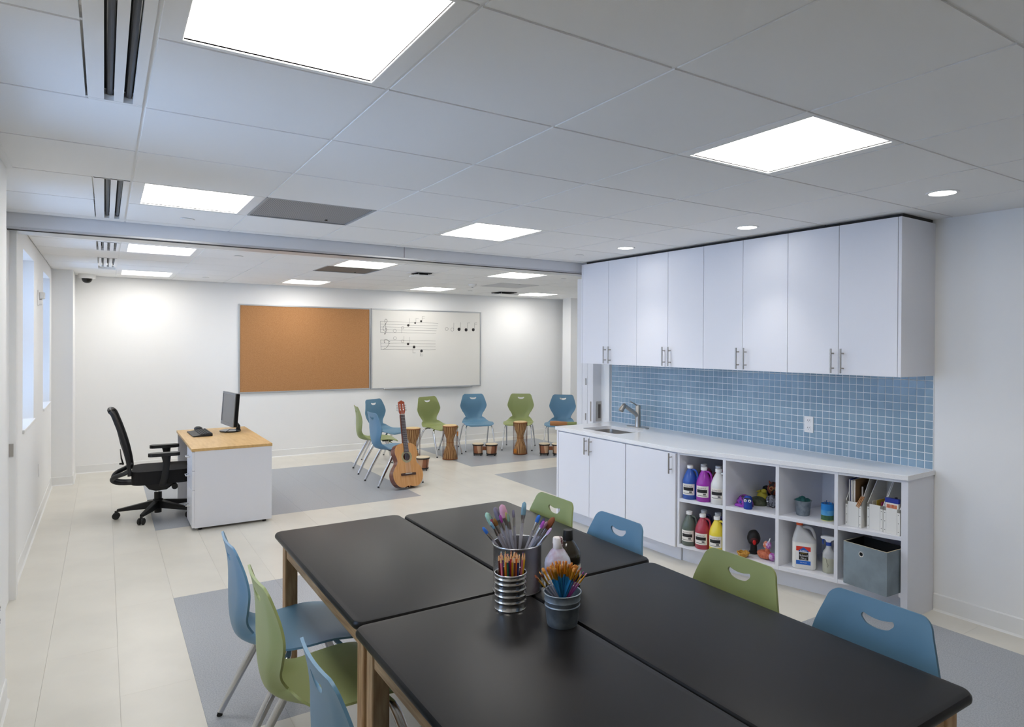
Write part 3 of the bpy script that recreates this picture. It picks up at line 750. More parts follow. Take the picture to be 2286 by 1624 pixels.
def chair(x, y, fx, fy, m, label, group):
    global used
    rz = math.atan2(fx, -fy)
    if not used: c = chair0; c.location = (x, y, 0); c.rotation_euler = (0, 0, rz); c['label'] = label; c['group'] = group; used = True
    else: c = dup(chair0, (x, y, 0), rz, label, group)
    for ch in c.children:
        if ch.name.startswith('seat_shell'): setmat(ch, m)
gl, gr, ga = 'chairs on the window side of the tables', 'chairs on the cabinet side of the tables', 'chairs in an arc in the far corner'
chair(0.575, 0.985, 1, 0.0, blue_m, 'blue plastic chair nearest the desk, tucked under the table, window side', gl)
chair(0.592, 0.470, 1, 0.0, green_m, 'green plastic chair between two blue ones, window side of the tables', gl)
chair(0.605, -0.243, 1, 0.0, blue_m, 'blue plastic chair beside the pencil table, next to a green chair', gl)
chair(1.578, 0.880, -1, 0.0, green_m, 'green plastic chair at the table, in front of the sink cabinet', gr)
chair(1.598, 0.386, -1, 0.0, blue_m, 'blue plastic chair at the table, before the single cabinet door', gr)
chair(1.612, -0.300, -1, 0.0, green_m, 'green plastic chair at the table, in front of the clay models shelf', gr)
chair(1.635, -0.823, -1, 0.0, blue_m, 'blue plastic chair at the table, in front of the grey bin', gr)
chair(3.180, 6.98, 0.5, -0.87, blue_m, 'blue plastic chair by the back wall outlet, behind a side-on green chair', ga)
chair(2.786, 6.286, 0.986, -0.167, green_m, 'green plastic chair seen side on between two blue chairs', ga)
chair(2.700, 5.470, 1, 0.0, blue_m, 'blue plastic chair with the guitar leaning on its seat', ga)
chair(3.950, 7.00, 0.25, -0.97, green_m, 'green plastic chair behind a tall drum and a bongo, near the guitar', ga)
chair(4.650, 7.13, -0.246, -0.969, blue_m, 'blue plastic chair under the whiteboard corner, behind a pair of bongos', ga)
chair(5.240, 6.85, -0.61, -0.79, green_m, 'green plastic chair directly behind the tall drum with orange tag', ga)
chair(5.690, 6.37, -0.68, -0.73, blue_m, 'blue plastic chair beside the sink end of the worktop', ga)

# ================================================================== DESK
t = thing('desk', 'white office desk with maple top and drawer pedestal', 'desk', (0.512, 4.43, 0), 0)
DX, DY = 0.648, 1.44
MB().box(0, DX, 0, DY, 0.681, 0.705).build('desk_top', maple_m, t, bevel=0.002)
MB().box(0.024, DX-.004, 0.004, 0.026, 0.022, 0.6805).build('end_panel', white_m, t, bevel=0.001)
MB().box(0.024, DX-.004, 0.026, 0.420, 0.030, 0.6805).build('pedestal', white_m, t)
MB().box(0.010, DX-.004, DY-.028, DY-.006, 0.0, 0.6805).build('end_panel', white_m, t, bevel=0.001)
MB().box(DX-.05, DX-.03, 0.42, DY-.028, 0.25, 0.6805).build('modesty_panel', white_m, t)
for z0, z1 in ((0.515, 0.676), (0.350, 0.511), (0.026, 0.346)):
    d_ = MB().box(0.004, 0.0235, 0.004, 0.420, z0, z1).build('drawer', white_m, t, bevel=0.0015)
    zc = (z0+z1)/2+(0.0 if z1 < .4 else 0.02); MB().tube([(0.004, 0.16, zc), (-0.028, 0.168, zc), (-0.028, 0.262, zc), (0.004, 0.27, zc)], 0.004, 8).build('handle', chrome_m, d_, smooth=40)
for x, y in ((0.07, 0.04), (DX-.06, 0.04), (0.07, 0.38), (DX-.06, 0.38)):
    MB().lathe([(0, 0), (0.016, 0), (0.016, 0.012), (0.006, 0.014), (0.006, 0.03), (0, 0.03)], 12, (x, y, 0)).build('foot', black_m, t)

# monitor, keyboard, mouse
t = thing('monitor', 'black flat computer monitor on an oval stand', 'monitor', (0.965, 5.50, 0.705), 0.10)
m = MB(); m.prism([(0.10*math.cos(2*PI*i/32), 0.115*math.sin(2*PI*i/32)) for i in range(32)], 0, 0.014); m.build('stand_base', blackg_m, t, bevel=0.005, seg=3)
MB().tube([(0.075, 0, 0.012), (0.075, 0, 0.05), (0.045, 0, 0.10), (0.0, 0, 0.16)], [0.022, 0.020, 0.016, 0.02], 10).build('stand_neck', blackg_m, t, smooth=50)
sc_ = bpy.data.objects.new('screen_head', None)
hd = MB(); hd.m = Matrix.Translation((-0.03, 0, 0.065)) @ Matrix.Rotation(math.radians(4), 4, 'Y')
hd.box(0, 0.040, -0.235, 0.235, 0, 0.335); ho = hd.build('housing', blackg_m, t, bevel=0.006)
b_ = MB(); b_.m = hd.m; b_.m = b_.m @ YZX; b_.prism([(-.237, -.002), (.237, -.002), (.237, .337), (-.237, .337)], -0.006, 0.002, [[(-.215, .03), (.215, .03), (.215, .318), (-.215, .318)]]); b_.build('bezel', mat('bezel_silver', (120, 122, 124), 0.35, 0.3), ho)
s_ = MB(); s_.m = hd.m; s_.box(-0.003, 0.003, -.216, .216, .029, .319); s_.build('screen', mat('screen_grey', (96, 98, 101), 0.2), ho)
MB().tube([(0.08, -.05, .01), (0.02, -.09, .03), (-0.03, -.11, .035), (-.075, -.085, .004)], 0.003, 6).build('cable', black_m, t, smooth=50)
t = thing('keyboard', 'black keyboard on the maple desk top', 'keyboard', (0.690, 5.32, 0.705), 0.03)
k_ = MB(); k_.m = XZY; k_.prism([(-0.095, 0.001), (0.075, 0.001), (0.075, 0.026), (-0.02, 0.018), (-0.095, 0.010)], -0.11, 0.33); k_.build('case', black_m, t, bevel=0.003)
k_ = MB()
for r in range(5):
    for c in range(16):
        x = -0.028+r*0.0205; z = 0.017+(x+0.03)*0.085; k_.box(x, x+0.017, -0.098+c*0.0262, -0.098+c*0.0262+0.022, z, z+0.007)
k_.build('keys', mat('key_black', (36, 38, 41), 0.5), t, bevel=0.001, seg=1)
t = thing('mouse', 'black computer mouse behind the keyboard', 'mouse', (0.70, 5.755, 0.705), 0.4)
MB().ball((0, 0, 0.016), (0.034, 0.058, 0.026), 18, 10, lambda p: Vector((p.x, p.y, max(p.z, -0.6)))).build('shell', black_m, t, smooth=60)
MB().tube([(0.0, 0.036, 0.034), (0.0, 0.052, 0.028)], 0.005, 8).build('wheel', rubber_m, t)

# ================================================================== OFFICE CHAIR (faces +x)
t = thing('office_chair', 'black mesh back swivel chair with armrests at the desk', 'office chair', (0.31, 5.20, 0), math.radians(-4))
for k in range(5):
    a = math.radians(176+72*k); c, s_ = math.cos(a), math.sin(a); m = MB()
    m.m = Matrix.Rotation(a, 4, 'Z')
    m._a([(0.02, -0.028, 0.075), (0.02, 0.028, 0.075), (0.02, 0.028, 0.150), (0.02, -0.028, 0.150), (0.325, -0.017, 0.068), (0.325, 0.017, 0.068), (0.325, 0.017, 0.090), (0.325, -0.017, 0.090)],
         [(0, 1, 2, 3), (7, 6, 5, 4), (0, 4, 5, 1), (1, 5, 6, 2), (2, 6, 7, 3), (3, 7, 4, 0)])
    lg = m.build('base_leg', black_m, t, bevel=0.006, seg=3)
    px_, py_ = 0.330*c, 0.330*s_; ty = Vector((-s_, c, 0))
    q = MB()
    for sd in (-1, 1):
        q.m = Matrix.Translation((px_+ty.x*sd*0.016, py_+ty.y*sd*0.016, 0.0305)) @ Matrix.Rotation(a, 4, 'Z') @ Matrix.Rotation(PI/2, 4, 'X')
        q.lathe([(0, -0.011), (0.024, -0.011), (0.030, -0.006), (0.030, 0.006), (0.024, 0.011), (0, 0.011)], 20)
    q.m = Matrix.Identity(4); q.tube([(px_, py_, 0.03), (px_, py_, 0.075)], 0.012, 10)
    q.build('caster', rubber_m, lg, smooth=40)
MB().lathe([(0, 0.03), (0.030, 0.03), (0.030, 0.10), (0.042, 0.10), (0.042, 0.155), (0.032, 0.16), (0.032, 0.22), (0.014, 0.222), (0.014, 0.27), (0, 0.27)], 20).build('gas_cylinder', black_m, t, smooth=40)
MB().lathe([(0.0145, 0.221), (0.0145, 0.262), (0.0, 0.262)], 16).build('piston', chrome_m, t, smooth=40)
m = MB(); m.m = XZY; m.prism([(-0.12, 0.325), (-0.07, 0.262), (-0.02, 0.245), (0.07, 0.250), (0.14, 0.300), (0.15, 0.345), (-0.14, 0.350)], -0.085, 0.085); m.build('mechanism', black_m, t, bevel=0.012, seg=3)
m = MB(); m.prism(rrect(-0.205, 0.265, -0.245, 0.245, 0.09, 8), 0.335, 0.455)
so = m.build('seat_cushion', blackfab_m, t, bevel=0.045, seg=5)
# back frame: S-curved side rails joined at the top, with mesh between, and a loop below
def back_x(z): return -0.205-0.10*((z-0.46)/0.54)**1.5 if z > 0.46 else -0.205
rails = []
zz = [0.42+0.055*i for i in range(11)]
for sy in (-1, 1):
    P = [(-0.215-0.13*((z-0.42)/0.55)**1.6 if z < 0.965 else -0.345, sy*(0.205-0.035*((z-0.42)/0.55)**2), z) for z in zz]
    P.append((P[-1][0]-0.020, P[-1][1]*0.93, 0.995))
    MB().tube(catmull(P, 3), 0.017, 10, up=(0, 1, 0), ell=(1.0, 0.8)).build('back_rail', black_m, t, smooth=60); rails.append(P)
MB().tube([rails[0][-1], (rails[0][-1][0]-.012, -0.08, 1.005), (rails[0][-1][0]-.014, 0, 1.008), (rails[0][-1][0]-.012, 0.08, 1.005), rails[1][-1]], 0.017, 10).build('top_rail', black_m, t, smooth=60)
m = MB(); vs = []; fs = []; nx = 9
for i, z in enumerate(zz+[0.99]):
    for j in range(nx):
        f = j/(nx-1); p0, p1 = Vector(rails[0][i]), Vector(rails[1][i]); q = p0.lerp(p1, f); vs.append((q.x-0.035*math.sin(PI*f)*(1-abs(i-5)/9), q.y, q.z))
K_ = len(vs); vs += [(x-0.006, y, z) for x, y, z in vs]
for i in range(len(zz)):
    for j in range(nx-1):
        a = i*nx+j; fs.append((a, a+1, a+nx+1, a+nx)); fs.append((K_+a, K_+a+nx, K_+a+nx+1, K_+a+1))
m._a(vs, fs); m.build('back_mesh', mat('mesh_black', (30, 31, 34), 0.8, bump=(900, 0.4)), t, smooth=60)
for sy in (-1, 1):
    MB().tube(catmull([(-0.215, sy*0.195, 0.47), (-0.26, sy*0.17, 0.44), (-0.330, sy*0.12, 0.41), (-0.352, sy*0.07, 0.372), (-0.300, sy*0.045, 0.340), (-0.13, sy*0.04, 0.328)], 4), 0.020, 10, up=(0, 1, 0), ell=(1, 1.3)).build('lower_loop', mat('loop_grey', (44, 46, 50), 0.45), t, smooth=60)
MB().tube([(-0.275, 0, 0.50), (-0.290, 0, 0.56), (-0.298, 0, 0.64)], [0.010, 0.008, 0.004], 8, up=(0, 1, 0), ell=(.7, 4)).build('lumbar_blade', black_m, t, smooth=60)
MB().tube([(-0.27, 0.0, 0.505), (-0.305, 0.0, 0.508)], 0.008, 8).build('lumbar_knob', black_m, t)
for sy in (-1, 1):
    ar = MB(); ar.prism(rrect(-0.075, 0.175, sy*0.275-0.042, sy*0.275+0.042, 0.04, 8), 0.592, 0.622); ao = ar.build('armrest', black_m, t, bevel=0.012, seg=3)
    MB().tube([(0.04, sy*0.25, 0.335), (0.055, sy*0.275, 0.40), (0.070, sy*0.282, 0.52), (0.065, sy*0.277, 0.60)], [0.022, 0.022, 0.020, 0.03], 10, up=(0, 1, 0), ell=(1.3, .6)).build('arm_post', black_m, ao, smooth=60)
    MB().box(0.015, 0.07, min(sy*0.06, sy*0.255), max(sy*0.06, sy*0.255), 0.315, 0.338).build('arm_bracket', black_m, ao, bevel=0.005)
m = MB(); m.m = Matrix.Translation((0.135, -0.12, 0.285)) @ Matrix.Rotation(PI/2, 4, 'X'); m.lathe([(0, -0.03), (0.024, -0.03), (0.026, 0.03), (0, 0.03)], 16); m.build('tension_knob', black_m, t, smooth=40)
MB().tube([(0.12, -0.06, 0.290), (0.135, -0.13, 0.288)], 0.008, 8).build('knob_shaft', black_m, t)

# ================================================================== BOARDS ON THE BACK WALL
def frame4(t, x0, x1, z0, z1, w_, y0, y1, m):
    for a, b, c, d in ((x0, x1, z0, z0+w_), (x0, x1, z1-w_, z1), (x0, x0+w_, z0+w_, z1-w_), (x1-w_, x1, z0+w_, z1-w_)):
        MB().box(a, b, y0, y1, c, d).build('frame', m, t, bevel=0.002)
t = thing('corkboard', 'large brown corkboard in an aluminium frame', 'corkboard', (1.414, YB, 0.912), 0)
MB().box(0.018, 1.824, -0.012, -0.001, 0.018, 1.216).build('cork_panel', cork_m, t)
frame4(t, 0, 1.842, 0, 1.234, 0.02, -0.020, 0, alu_m)
WX0, WZ0 = 3.262, 0.908
t = thing('whiteboard', 'whiteboard with hand-drawn music staves and notes', 'whiteboard', (WX0, YB, WZ0), 0)
MB().box(0.018, 1.870, -0.012, -0.001, 0.018, 1.222).build('writing_surface', board_m, t)
frame4(t, 0, 1.888, 0, 1.240, 0.02, -0.020, 0, alu_m)
tr_ = MB(); tr_.m = Matrix.Translation((0.20, 0, 0)) @ YZX; tr_.prism([(-0.018, -0.004), (-0.070, -0.012), (-0.078, 0.006), (-0.074, 0.006), (-0.068, -0.006), (-0.018, 0.012)], 0, 1.50); tr_.build('pen_tray', alu_m, t)
YS = -0.0125
def stroke(m, pts, r=0.0022):
    P = [(x-WX0, YS, z-WZ0) for x, z in pts]; m.tube(P, r, 5, ell=(1, 1))
def circ(cx, cz, r, n=16): return [(cx+r*math.cos(2*PI*i/n), cz+r*math.sin(2*PI*i/n)) for i in range(n+1)]
def jit(): return random.uniform(-.003, .003)
for zl, zr, xs, xe, n in ((1.950, 1.945, 3.409, 4.37, 5), (1.664, 1.654, 3.415, 4.345, 4)):
    bot = 1.785 if n == 5 else 1.523
    for k in range(n):
        f = k/(n-1); z0 = zl+(bot-zl)*f; x1 = xe-(0.04*f if n == 5 else random.uniform(0, .02))
        m = MB(); stroke(m, [(xs+(x1-xs)*i/8, z0-0.008*i/8+jit()) for i in range(9)], 0.0016); m.build('staff_line', inkgrey_m, t)
    m = MB(); stroke(m, [(xs, zl+.004), (xs+0.006, bot-.004)], 0.0018); m.build('staff_line', inkgrey_m, t)
m = MB(); stroke(m, [(p.x, p.y) for p in catmull([Vector(q) for q in ((3.489, 1.838), (3.500, 1.845), (3.513, 1.832), (3.505, 1.805), (3.480, 1.802), (3.458, 1.820), (3.452, 1.845), (3.466, 1.880), (3.500, 1.925), (3.518, 1.960), (3.506, 1.985), (3.488, 1.984), (3.480, 1.960), (3.492, 1.900), (3.498, 1.82), (3.494, 1.775), (3.483, 1.762))], 5)], 0.0022); m.build('treble_clef', ink_m, t)
m = MB(); m.m = Matrix.Translation((3.482-WX0, YS, 1.760-WZ0)) @ Matrix.Rotation(PI/2, 4, 'X'); m.lathe([(0, -0.001), (0.009, -0.001), (0.009, 0.001), (0, 0.001)], 12); m.build('clef_dot', ink_m, t)
m = MB(); stroke(m, [(p.x, p.y) for p in catmull([Vector(q) for q in ((3.478, 1.630), (3.470, 1.645), (3.480, 1.668), (3.505, 1.674), (3.535, 1.655), (3.545, 1.620), (3.530, 1.575), (3.500, 1.540), (3.462, 1.522))], 5)], 0.0022); m.build('bass_clef', ink_m, t)
for x, z, r in ((3.479, 1.630, .006), (3.557, 1.639, .005), (3.557, 1.612, .005)):
    m = MB(); m.m = Matrix.Translation((x-WX0, YS, z-WZ0)) @ Matrix.Rotation(PI/2, 4, 'X'); m.lathe([(0, -0.001), (r, -0.001), (r, 0.001), (0, 0.001)], 10); m.build('clef_dot', ink_m, t)
def note(x, z, r, filled, stem=0, flags=0, down=False, side=1):
    m = MB()
    if filled:
        m.m = Matrix.Translation((x-WX0, YS, z-WZ0)) @ Matrix.Rotation(PI/2, 4, 'X'); m.lathe([(0, -0.0012), (r, -0.0012), (r, 0.001), (0, 0.001)], 14); m.m = Matrix.Identity(4)
    else: stroke(m, circ(x, z, r), 0.0018)
    o = m.build('note', ink_m if filled else inkgrey_m, t)
    if stem:
        sx = x+side*r*0.9; e = z-stem if down else z+stem; m = MB(); stroke(m, [(sx, z), (sx+.002, e)], 0.0015)
        for k in range(flags):
            zz_ = e+(k*0.026 if down else -k*0.026); stroke(m, [(sx, zz_), (sx+0.045, zz_+.003)], 0.0018)
        m.build('stem', inkgrey_m, o)
note(3.641, 1.81, .026, False); note(3.769, 1.859, .02, False, 0.085, 0, True, -1); note(3.861, 1.898, .020, True, 0.11); note(3.975, 1.938, .014, True, 0.075, 1); note(4.076, 1.968, .017, True, 0.075, 2)
note(3.644, 1.694, .025, False); note(3.767, 1.648, .022, False, 0.08); note(3.859, 1.605, .02, True, 0.11); note(3.959, 1.558, .022, True, 0.095, 1, True, -1); note(4.085, 1.495, .022, True, 0.08, 2, True, -1)
note(4.521, 1.853, .026, False); note(4.621, 1.845, .027, False, 0.11); note(4.742, 1.851, .028, True, 0.115); note(4.871, 1.844, .027, True, 0.115, 1); note(5.004, 1.848, .026, True, 0.115, 2)

# ================================================================== DRUMS
stave_m = stripes('drum_staves', (206, 164, 112), (140, 96, 54), 22, 0.55, 'ang', -1.0, -0.75)
hide_m = mat('drum_hide', (228, 200, 150), 0.6, noise=(9, (210, 176, 122), 0.4, 0.7))
rope_m = mat('drum_cord', (92, 48, 38), 0.8)
rimw_m = mat('drum_rim', (150, 92, 52), 0.6)
def tall_drum(x, y, label, tagc):
    t = thing('hourglass_drum', label, 'drum', (x, y, 0), random.random()*3, 'tall hourglass drums')
    prof = [(0.0, 0.004), (0.092, 0.004), (0.093, 0.05), (0.084, 0.11), (0.062, 0.17), (0.050, 0.20), (0.047, 0.24), (0.050, 0.28), (0.064, 0.32), (0.084, 0.37), (0.092, 0.42), (0.093, 0.466), (0, 0.466)]
    MB().lathe(prof, 40).build('shell', stave_m, t, smooth=40)
    MB().lathe([(0, 0.479), (0.088, 0.479), (0.096, 0.474), (0.097, 0.460), (0.0935, 0.460), (0, 0.470)], 40).build('drum_skin', hide_m, t, smooth=30)
    for z in (0.012, 0.463):
        P = [(0.100*math.cos(2*PI*i/36), 0.100*math.sin(2*PI*i/36), z) for i in range(37)]; MB().tube(P, 0.0065, 8, cap=False).build('hoop', rimw_m, t, smooth=60)
    for a0, b0, nm in ((0.0, 0.09, 'waist_band'),):
        P = [(0.0485*math.cos(2*PI*i/24), 0.0485*math.sin(2*PI*i/24), 0.24) for i in range(25)]; MB().tube(P, 0.004, 6, cap=False).build(nm, rimw_m, t, smooth=60)
    m = MB()
    for i in range(30):
        a = 2*PI*i/30; b = a+0.08; m.tube([(0.102*math.cos(a), 0.102*math.sin(a), 0.012), (0.1015*math.cos(b), 0.1015*math.sin(b), 0.24), (0.102*math.cos(a), 0.102*math.sin(a), 0.463)], 0.0016, 5)
    m.build('tension_cords', rope_m, t)
    if tagc is not None:
        a, z = tagc; a -= t.rotation_euler[2]
        m = MB(); m.m = Matrix.Rotation(a, 4, 'Z') @ Matrix.Translation((0.108, 0, z)); m.box(-0.004, 0.004, -0.026, 0.026, -0.03, 0.03); m.build('leather_tag', mat('tag_orange', (196, 120, 40), 0.6), t, bevel=0.003)
cdir = math.atan2(-8.4, -4.9)
tall_drum(3.905, 6.50, 'tall hourglass drum with a tag near its top, before the green chair', (cdir+1.35, 0.36))
tall_drum(4.965, 6.36, 'tall hourglass drum with an orange tag near its foot', (cdir-0.75, 0.055))
tall_drum(3.350, 6.50, 'tall hourglass drum half hidden behind the guitar', None)
wood1 = stripes('bongo_wood', (212, 172, 138), (160, 104, 74), 5, 0.35, 'ang', -0.95, -0.2)
def bongos(x, y, rz, label):
    t = thing('bongo_drums', label, 'bongos', (x, y, 0), rz, 'bongo pairs on the floor')
    for cx, R in ((-0.098, 0.078), (0.098, 0.087)):
        c = (cx, 0, 0)
        sh = MB().lathe([(0, 0.022), (R*.80, 0.022), (R*.86, 0.06), (R*.98, 0.15), (R*.98, 0.160), (0, 0.160)], 28, c).build('shell', wood1, t, smooth=40)
        MB().lathe([(0, 0.1725), (R*.93, 0.1720), (R*1.02, 0.167), (R*1.03, 0.158), (R*.985, 0.158), (0, 0.162)], 28, c).build('drum_skin', mat('bongo_skin', (222, 206, 176), 0.55), t, smooth=40)
        MB().lathe([(R*1.0, 0.146), (R*1.06, 0.146), (R*1.06, 0.160), (R*1.0, 0.160)], 28, c, closed=True).build('rim', black_m, t, smooth=40)
        MB().lathe([(R*.80, 0.018), (R*.87, 0.018), (R*.89, 0.034), (R*.82, 0.034)], 28, c, closed=True).build('bottom_ring', black_m, t, smooth=40)
        for k in range(4):
            a = PI/4+k*PI/2; ca, sa = math.cos(a), math.sin(a)
            MB().tube([(cx+R*1.08*ca, R*1.08*sa, 0.156), (cx+R*1.06*ca, R*1.06*sa, 0.09), (cx+R*.92*ca, R*.92*sa, 0.014)], 0.0035, 6).build('tension_rod', black_m, t)
            MB().lathe([(0, 0), (0.007, 0), (0.008, 0.016), (0, 0.016)], 8, (cx+R*.90*ca, R*.90*sa, 0)).build('foot', rubber_m, t)
    MB().box(-0.032, 0.024, -0.03, 0.03, 0.075, 0.125).build('centre_block', mat('block_wood', (140, 84, 52), 0.4), t, bevel=0.004)
    return t
bongos(4.475, 6.54, math.radians(-38), 'pair of bongos before the blue chair under the whiteboard corner')
bongos(5.300, 6.045, math.radians(-35), 'pair of bongos half hidden by the end of the sink cabinet')
bongos(3.185, 6.02, math.radians(-30), 'pair of bongos mostly hidden behind the guitar')

# fifth instrument: the end of a drum lying on a chair by the sink
t = thing('wooden_shaker', 'wooden rattle with green end lying on the chair beside the sink', 'instrument', (5.42, 6.02, 0.455), math.radians(-36))
m = MB(); m.m = Matrix.Rotation(PI/2, 4, 'Y'); m.lathe([(0, -0.13), (0.034, -0.13), (0.038, -0.05), (0.030, 0.06), (0.026, 0.12), (0, 0.12)], 20); m.build('body', mat('rattle_wood', (176, 120, 74), 0.5), t, smooth=40)
m = MB(); m.m = Matrix.Rotation(PI/2, 4, 'Y'); m.lathe([(0, 0.12), (0.026, 0.12), (0.024, 0.27), (0, 0.275)], 20); m.build('green_end', green_m, t, smooth=40)

# ================================================================== GUITAR (front faces -y locally, z up along the neck)
t = thing('guitar', 'classical acoustic guitar leaning against a blue chair', 'guitar', (2.700, 5.045, 0.012), 0)
body_h = [(0.0, 0.02), (0.055, 0.003), (0.11, 0.008), (0.155, 0.045), (0.183, 0.105), (0.183, 0.165), (0.160, 0.215), (0.130, 0.255), (0.118, 0.285), (0.122, 0.320), (0.136, 0.360), (0.140, 0.400), (0.128, 0.440), (0.098, 0.472), (0.050, 0.487), (0.0, 0.489)]
hb = catmull([Vector((a, b, 0)) for a, b in body_h], 4); R_ = [(max(p.x, 0.0), max(p.y, 0)) for p in hb]
R_[0] = (0.0, 0.0)
out = R_+[(-a, b) for a, b in reversed(R_[1:-1])]
def gz(m): m.m = XZY; return m
spruce_m = mat('guitar_top', (210, 156, 98), 0.22, noise=(60, (198, 140, 80), 0.4, 0.65), stretch=(1, 1, 0.05), coat=0.4)
maho_m = mat('guitar_side', (110, 54, 34), 0.25, coat=0.4)
rose_m = mat('guitar_dark', (66, 42, 34), 0.4)
hole_p = [(0.043*math.cos(2*PI*i/28), 0.335+0.043*math.sin(2*PI*i/28)) for i in range(28)]
m = gz(MB()); m.prism(out, -0.047, -0.043, [hole_p]); m.build('soundboard', spruce_m, t, smooth=30)
inner = [(x*0.975, 0.006+y*0.976) for x, y in out]
m = gz(MB()); m.prism(out, -0.0429, 0.043, [inner]); m.build('side', maho_m, t, smooth=50)
m = gz(MB()); m.prism(out, 0.0431, 0.047); m.build('back', maho_m, t, smooth=30)
m = gz(MB()); m.prism([(0.066*math.cos(2*PI*i/32), 0.335+0.066*math.sin(2*PI*i/32)) for i in range(32)], -0.0475, -0.0468, [[(0.044*math.cos(2*PI*i/32), 0.335+0.044*math.sin(2*PI*i/32)) for i in range(32)]]); m.build('rosette', stripes('rosette', (196, 188, 140), (120, 110, 84), 90, 0.4, 'ang', -0.4, 0.4), t)
MB().box(-0.092, 0.092, -0.056, -0.047, 0.128, 0.155).build('bridge', rose_m, t, bevel=0.003)
MB().box(-0.042, 0.042, -0.060, -0.055, 0.146, 0.150).build('saddle', mat('bone', (235, 230, 215), 0.4), t)
m = gz(MB()); m.prism([(-0.029, 0.385), (0.029, 0.385), (0.0245, 0.815), (-0.0245, 0.815)], -0.055, -0.0475); m.build('fretboard', rose_m, t)
m = gz(MB()); m.prism([(-0.028, 0.480), (0.028, 0.480), (0.0240, 0.815), (-0.0240, 0.815)], -0.0474, -0.020); m.build('neck', maho_m, t, bevel=0.006)
fm = MB()
for k in range(18):
    z = 0.815-0.66*(1-2**(-k/12.0)); fm.box(-0.027, 0.027, -0.0562, -0.0548, z-0.0008, z+0.0008)
fm.build('frets', nickel_m, t)
head = [(-0.025, 0.815), (0.025, 0.815), (0.036, 0.845), (0.038, 0.955), (0.030, 0.962), (0.018, 0.966), (0.0, 0.978), (-0.018, 0.966), (-0.030, 0.962), (-0.038, 0.955), (-0.036, 0.845)]
sl = [rrect(a-.0065, a+.0065, 0.855, 0.94, 0.006, 3) for a in (-0.018, 0.018)]
hm = gz(MB()); hm.prism(head, -0.052, -0.032, sl); hd_ = hm.build('headstock', mat('headstock', (150, 62, 30), 0.3, coat=0.4), t, bevel=0.0015)
MB().box(-0.025, 0.025, -0.058, -0.05, 0.812, 0.818).build('nut', mat('bone', (235, 230, 215), 0.4), t)
for sx in (-1, 1):
    for z in (0.87, 0.897, 0.924):
        m = MB(); m.tube([(sx*0.012, -0.042, z), (sx*0.026, -0.042, z)], 0.0045, 8); m.tube([(sx*0.03, -0.042, z), (sx*0.048, -0.038, z-.004)], 0.0025, 6); m.box(sx*0.046, sx*0.060, -0.042, -0.032, z-0.012, z+0.004); m.build('tuning_peg', chrome_m, hd_, smooth=40)
sm_ = MB()
for k in range(6): sm_.tube([((k-2.5)*0.0115, -0.0595, 0.150), ((k-2.5)*0.0082, -0.0585, 0.815), ((k-2.5)*0.0075, -0.050, 0.87)], 0.0006, 4)
sm_.build('strings', nickel_m, t)
MB().tube([(0, 0, 0.004), (0, 0, -0.008)], 0.006, 8).build('strap_button', nickel_m, t)
t.rotation_euler = (math.radians(-15.5), math.radians(2.0), math.radians(8))

# ================================================================== TABLE ITEMS
TZ_ = 0.740
def can_ribbed(x, y, r, h, label, name, ribs=(), wall_mat=tin_m, perf=None):
    t = thing(name, label, 'tin can', (x, y, TZ_), 0)
    prof = [(r+.0015, 0.0), (r+.002, 0.003), (r, 0.006)]
    for z in ribs: prof += [(r-.001, z-.008), (r-.001, z-.0035), (r+.0015, z), (r-.001, z+.0035), (r-.001, z+.008)]
    prof += [(r, h-.006), (r+.002, h-.003), (r+.0015, h), (r-.002, h), (r-.0025, h-.006), (r-.003, 0.004), (0, 0.004), (0, 0)]
    MB().lathe(prof, 44).build('wall', wall_mat, t, smooth=40)
    P = [((r+.0005)*math.cos(2*PI*i/44), (r+.0005)*math.sin(2*PI*i/44), h) for i in range(45)]; MB().tube(P, 0.0022, 8, cap=False).build('rim', chrome_m, t, smooth=60)
    return t
can_ribbed(1.128, 0.078, 0.0865, 0.166, 'large perforated tin can of acrylic brushes on the tables', 'brush_can', (), mat('tin_perforated', (176, 172, 168), 0.26, 1.0, bump=(700, 0.6)))
can_ribbed(1.022, -0.055, 0.052, 0.118, 'small ribbed tin can full of coloured pencils', 'pencil_can', (0.028, 0.048, 0.068, 0.088, 0.104))
t = thing('pail', 'small galvanised pail of blue-handled paintbrushes on the table', 'pail', (1.092, -0.257, TZ_), 0.3)
prof = [(0.0465, 0), (0.048, 0.003), (0.0505, 0.02), (0.0545, 0.060), (0.0565, 0.063), (0.0545, 0.066), (0.0560, 0.076), (0.0575, 0.079), (0.0562, 0.082), (0.0585, 0.101), (0.0570, 0.101), (0.048, 0.012), (0, 0.010), (0, 0)]
MB().lathe(prof, 40).build('wall', galv_m, t, smooth=35)
P = [(0.0585*math.cos(2*PI*i/40), 0.0585*math.sin(2*PI*i/40), 0.1015) for i in range(41)]; MB().tube(P, 0.0025, 8, cap=False).build('rim', galv_m, t, smooth=60)

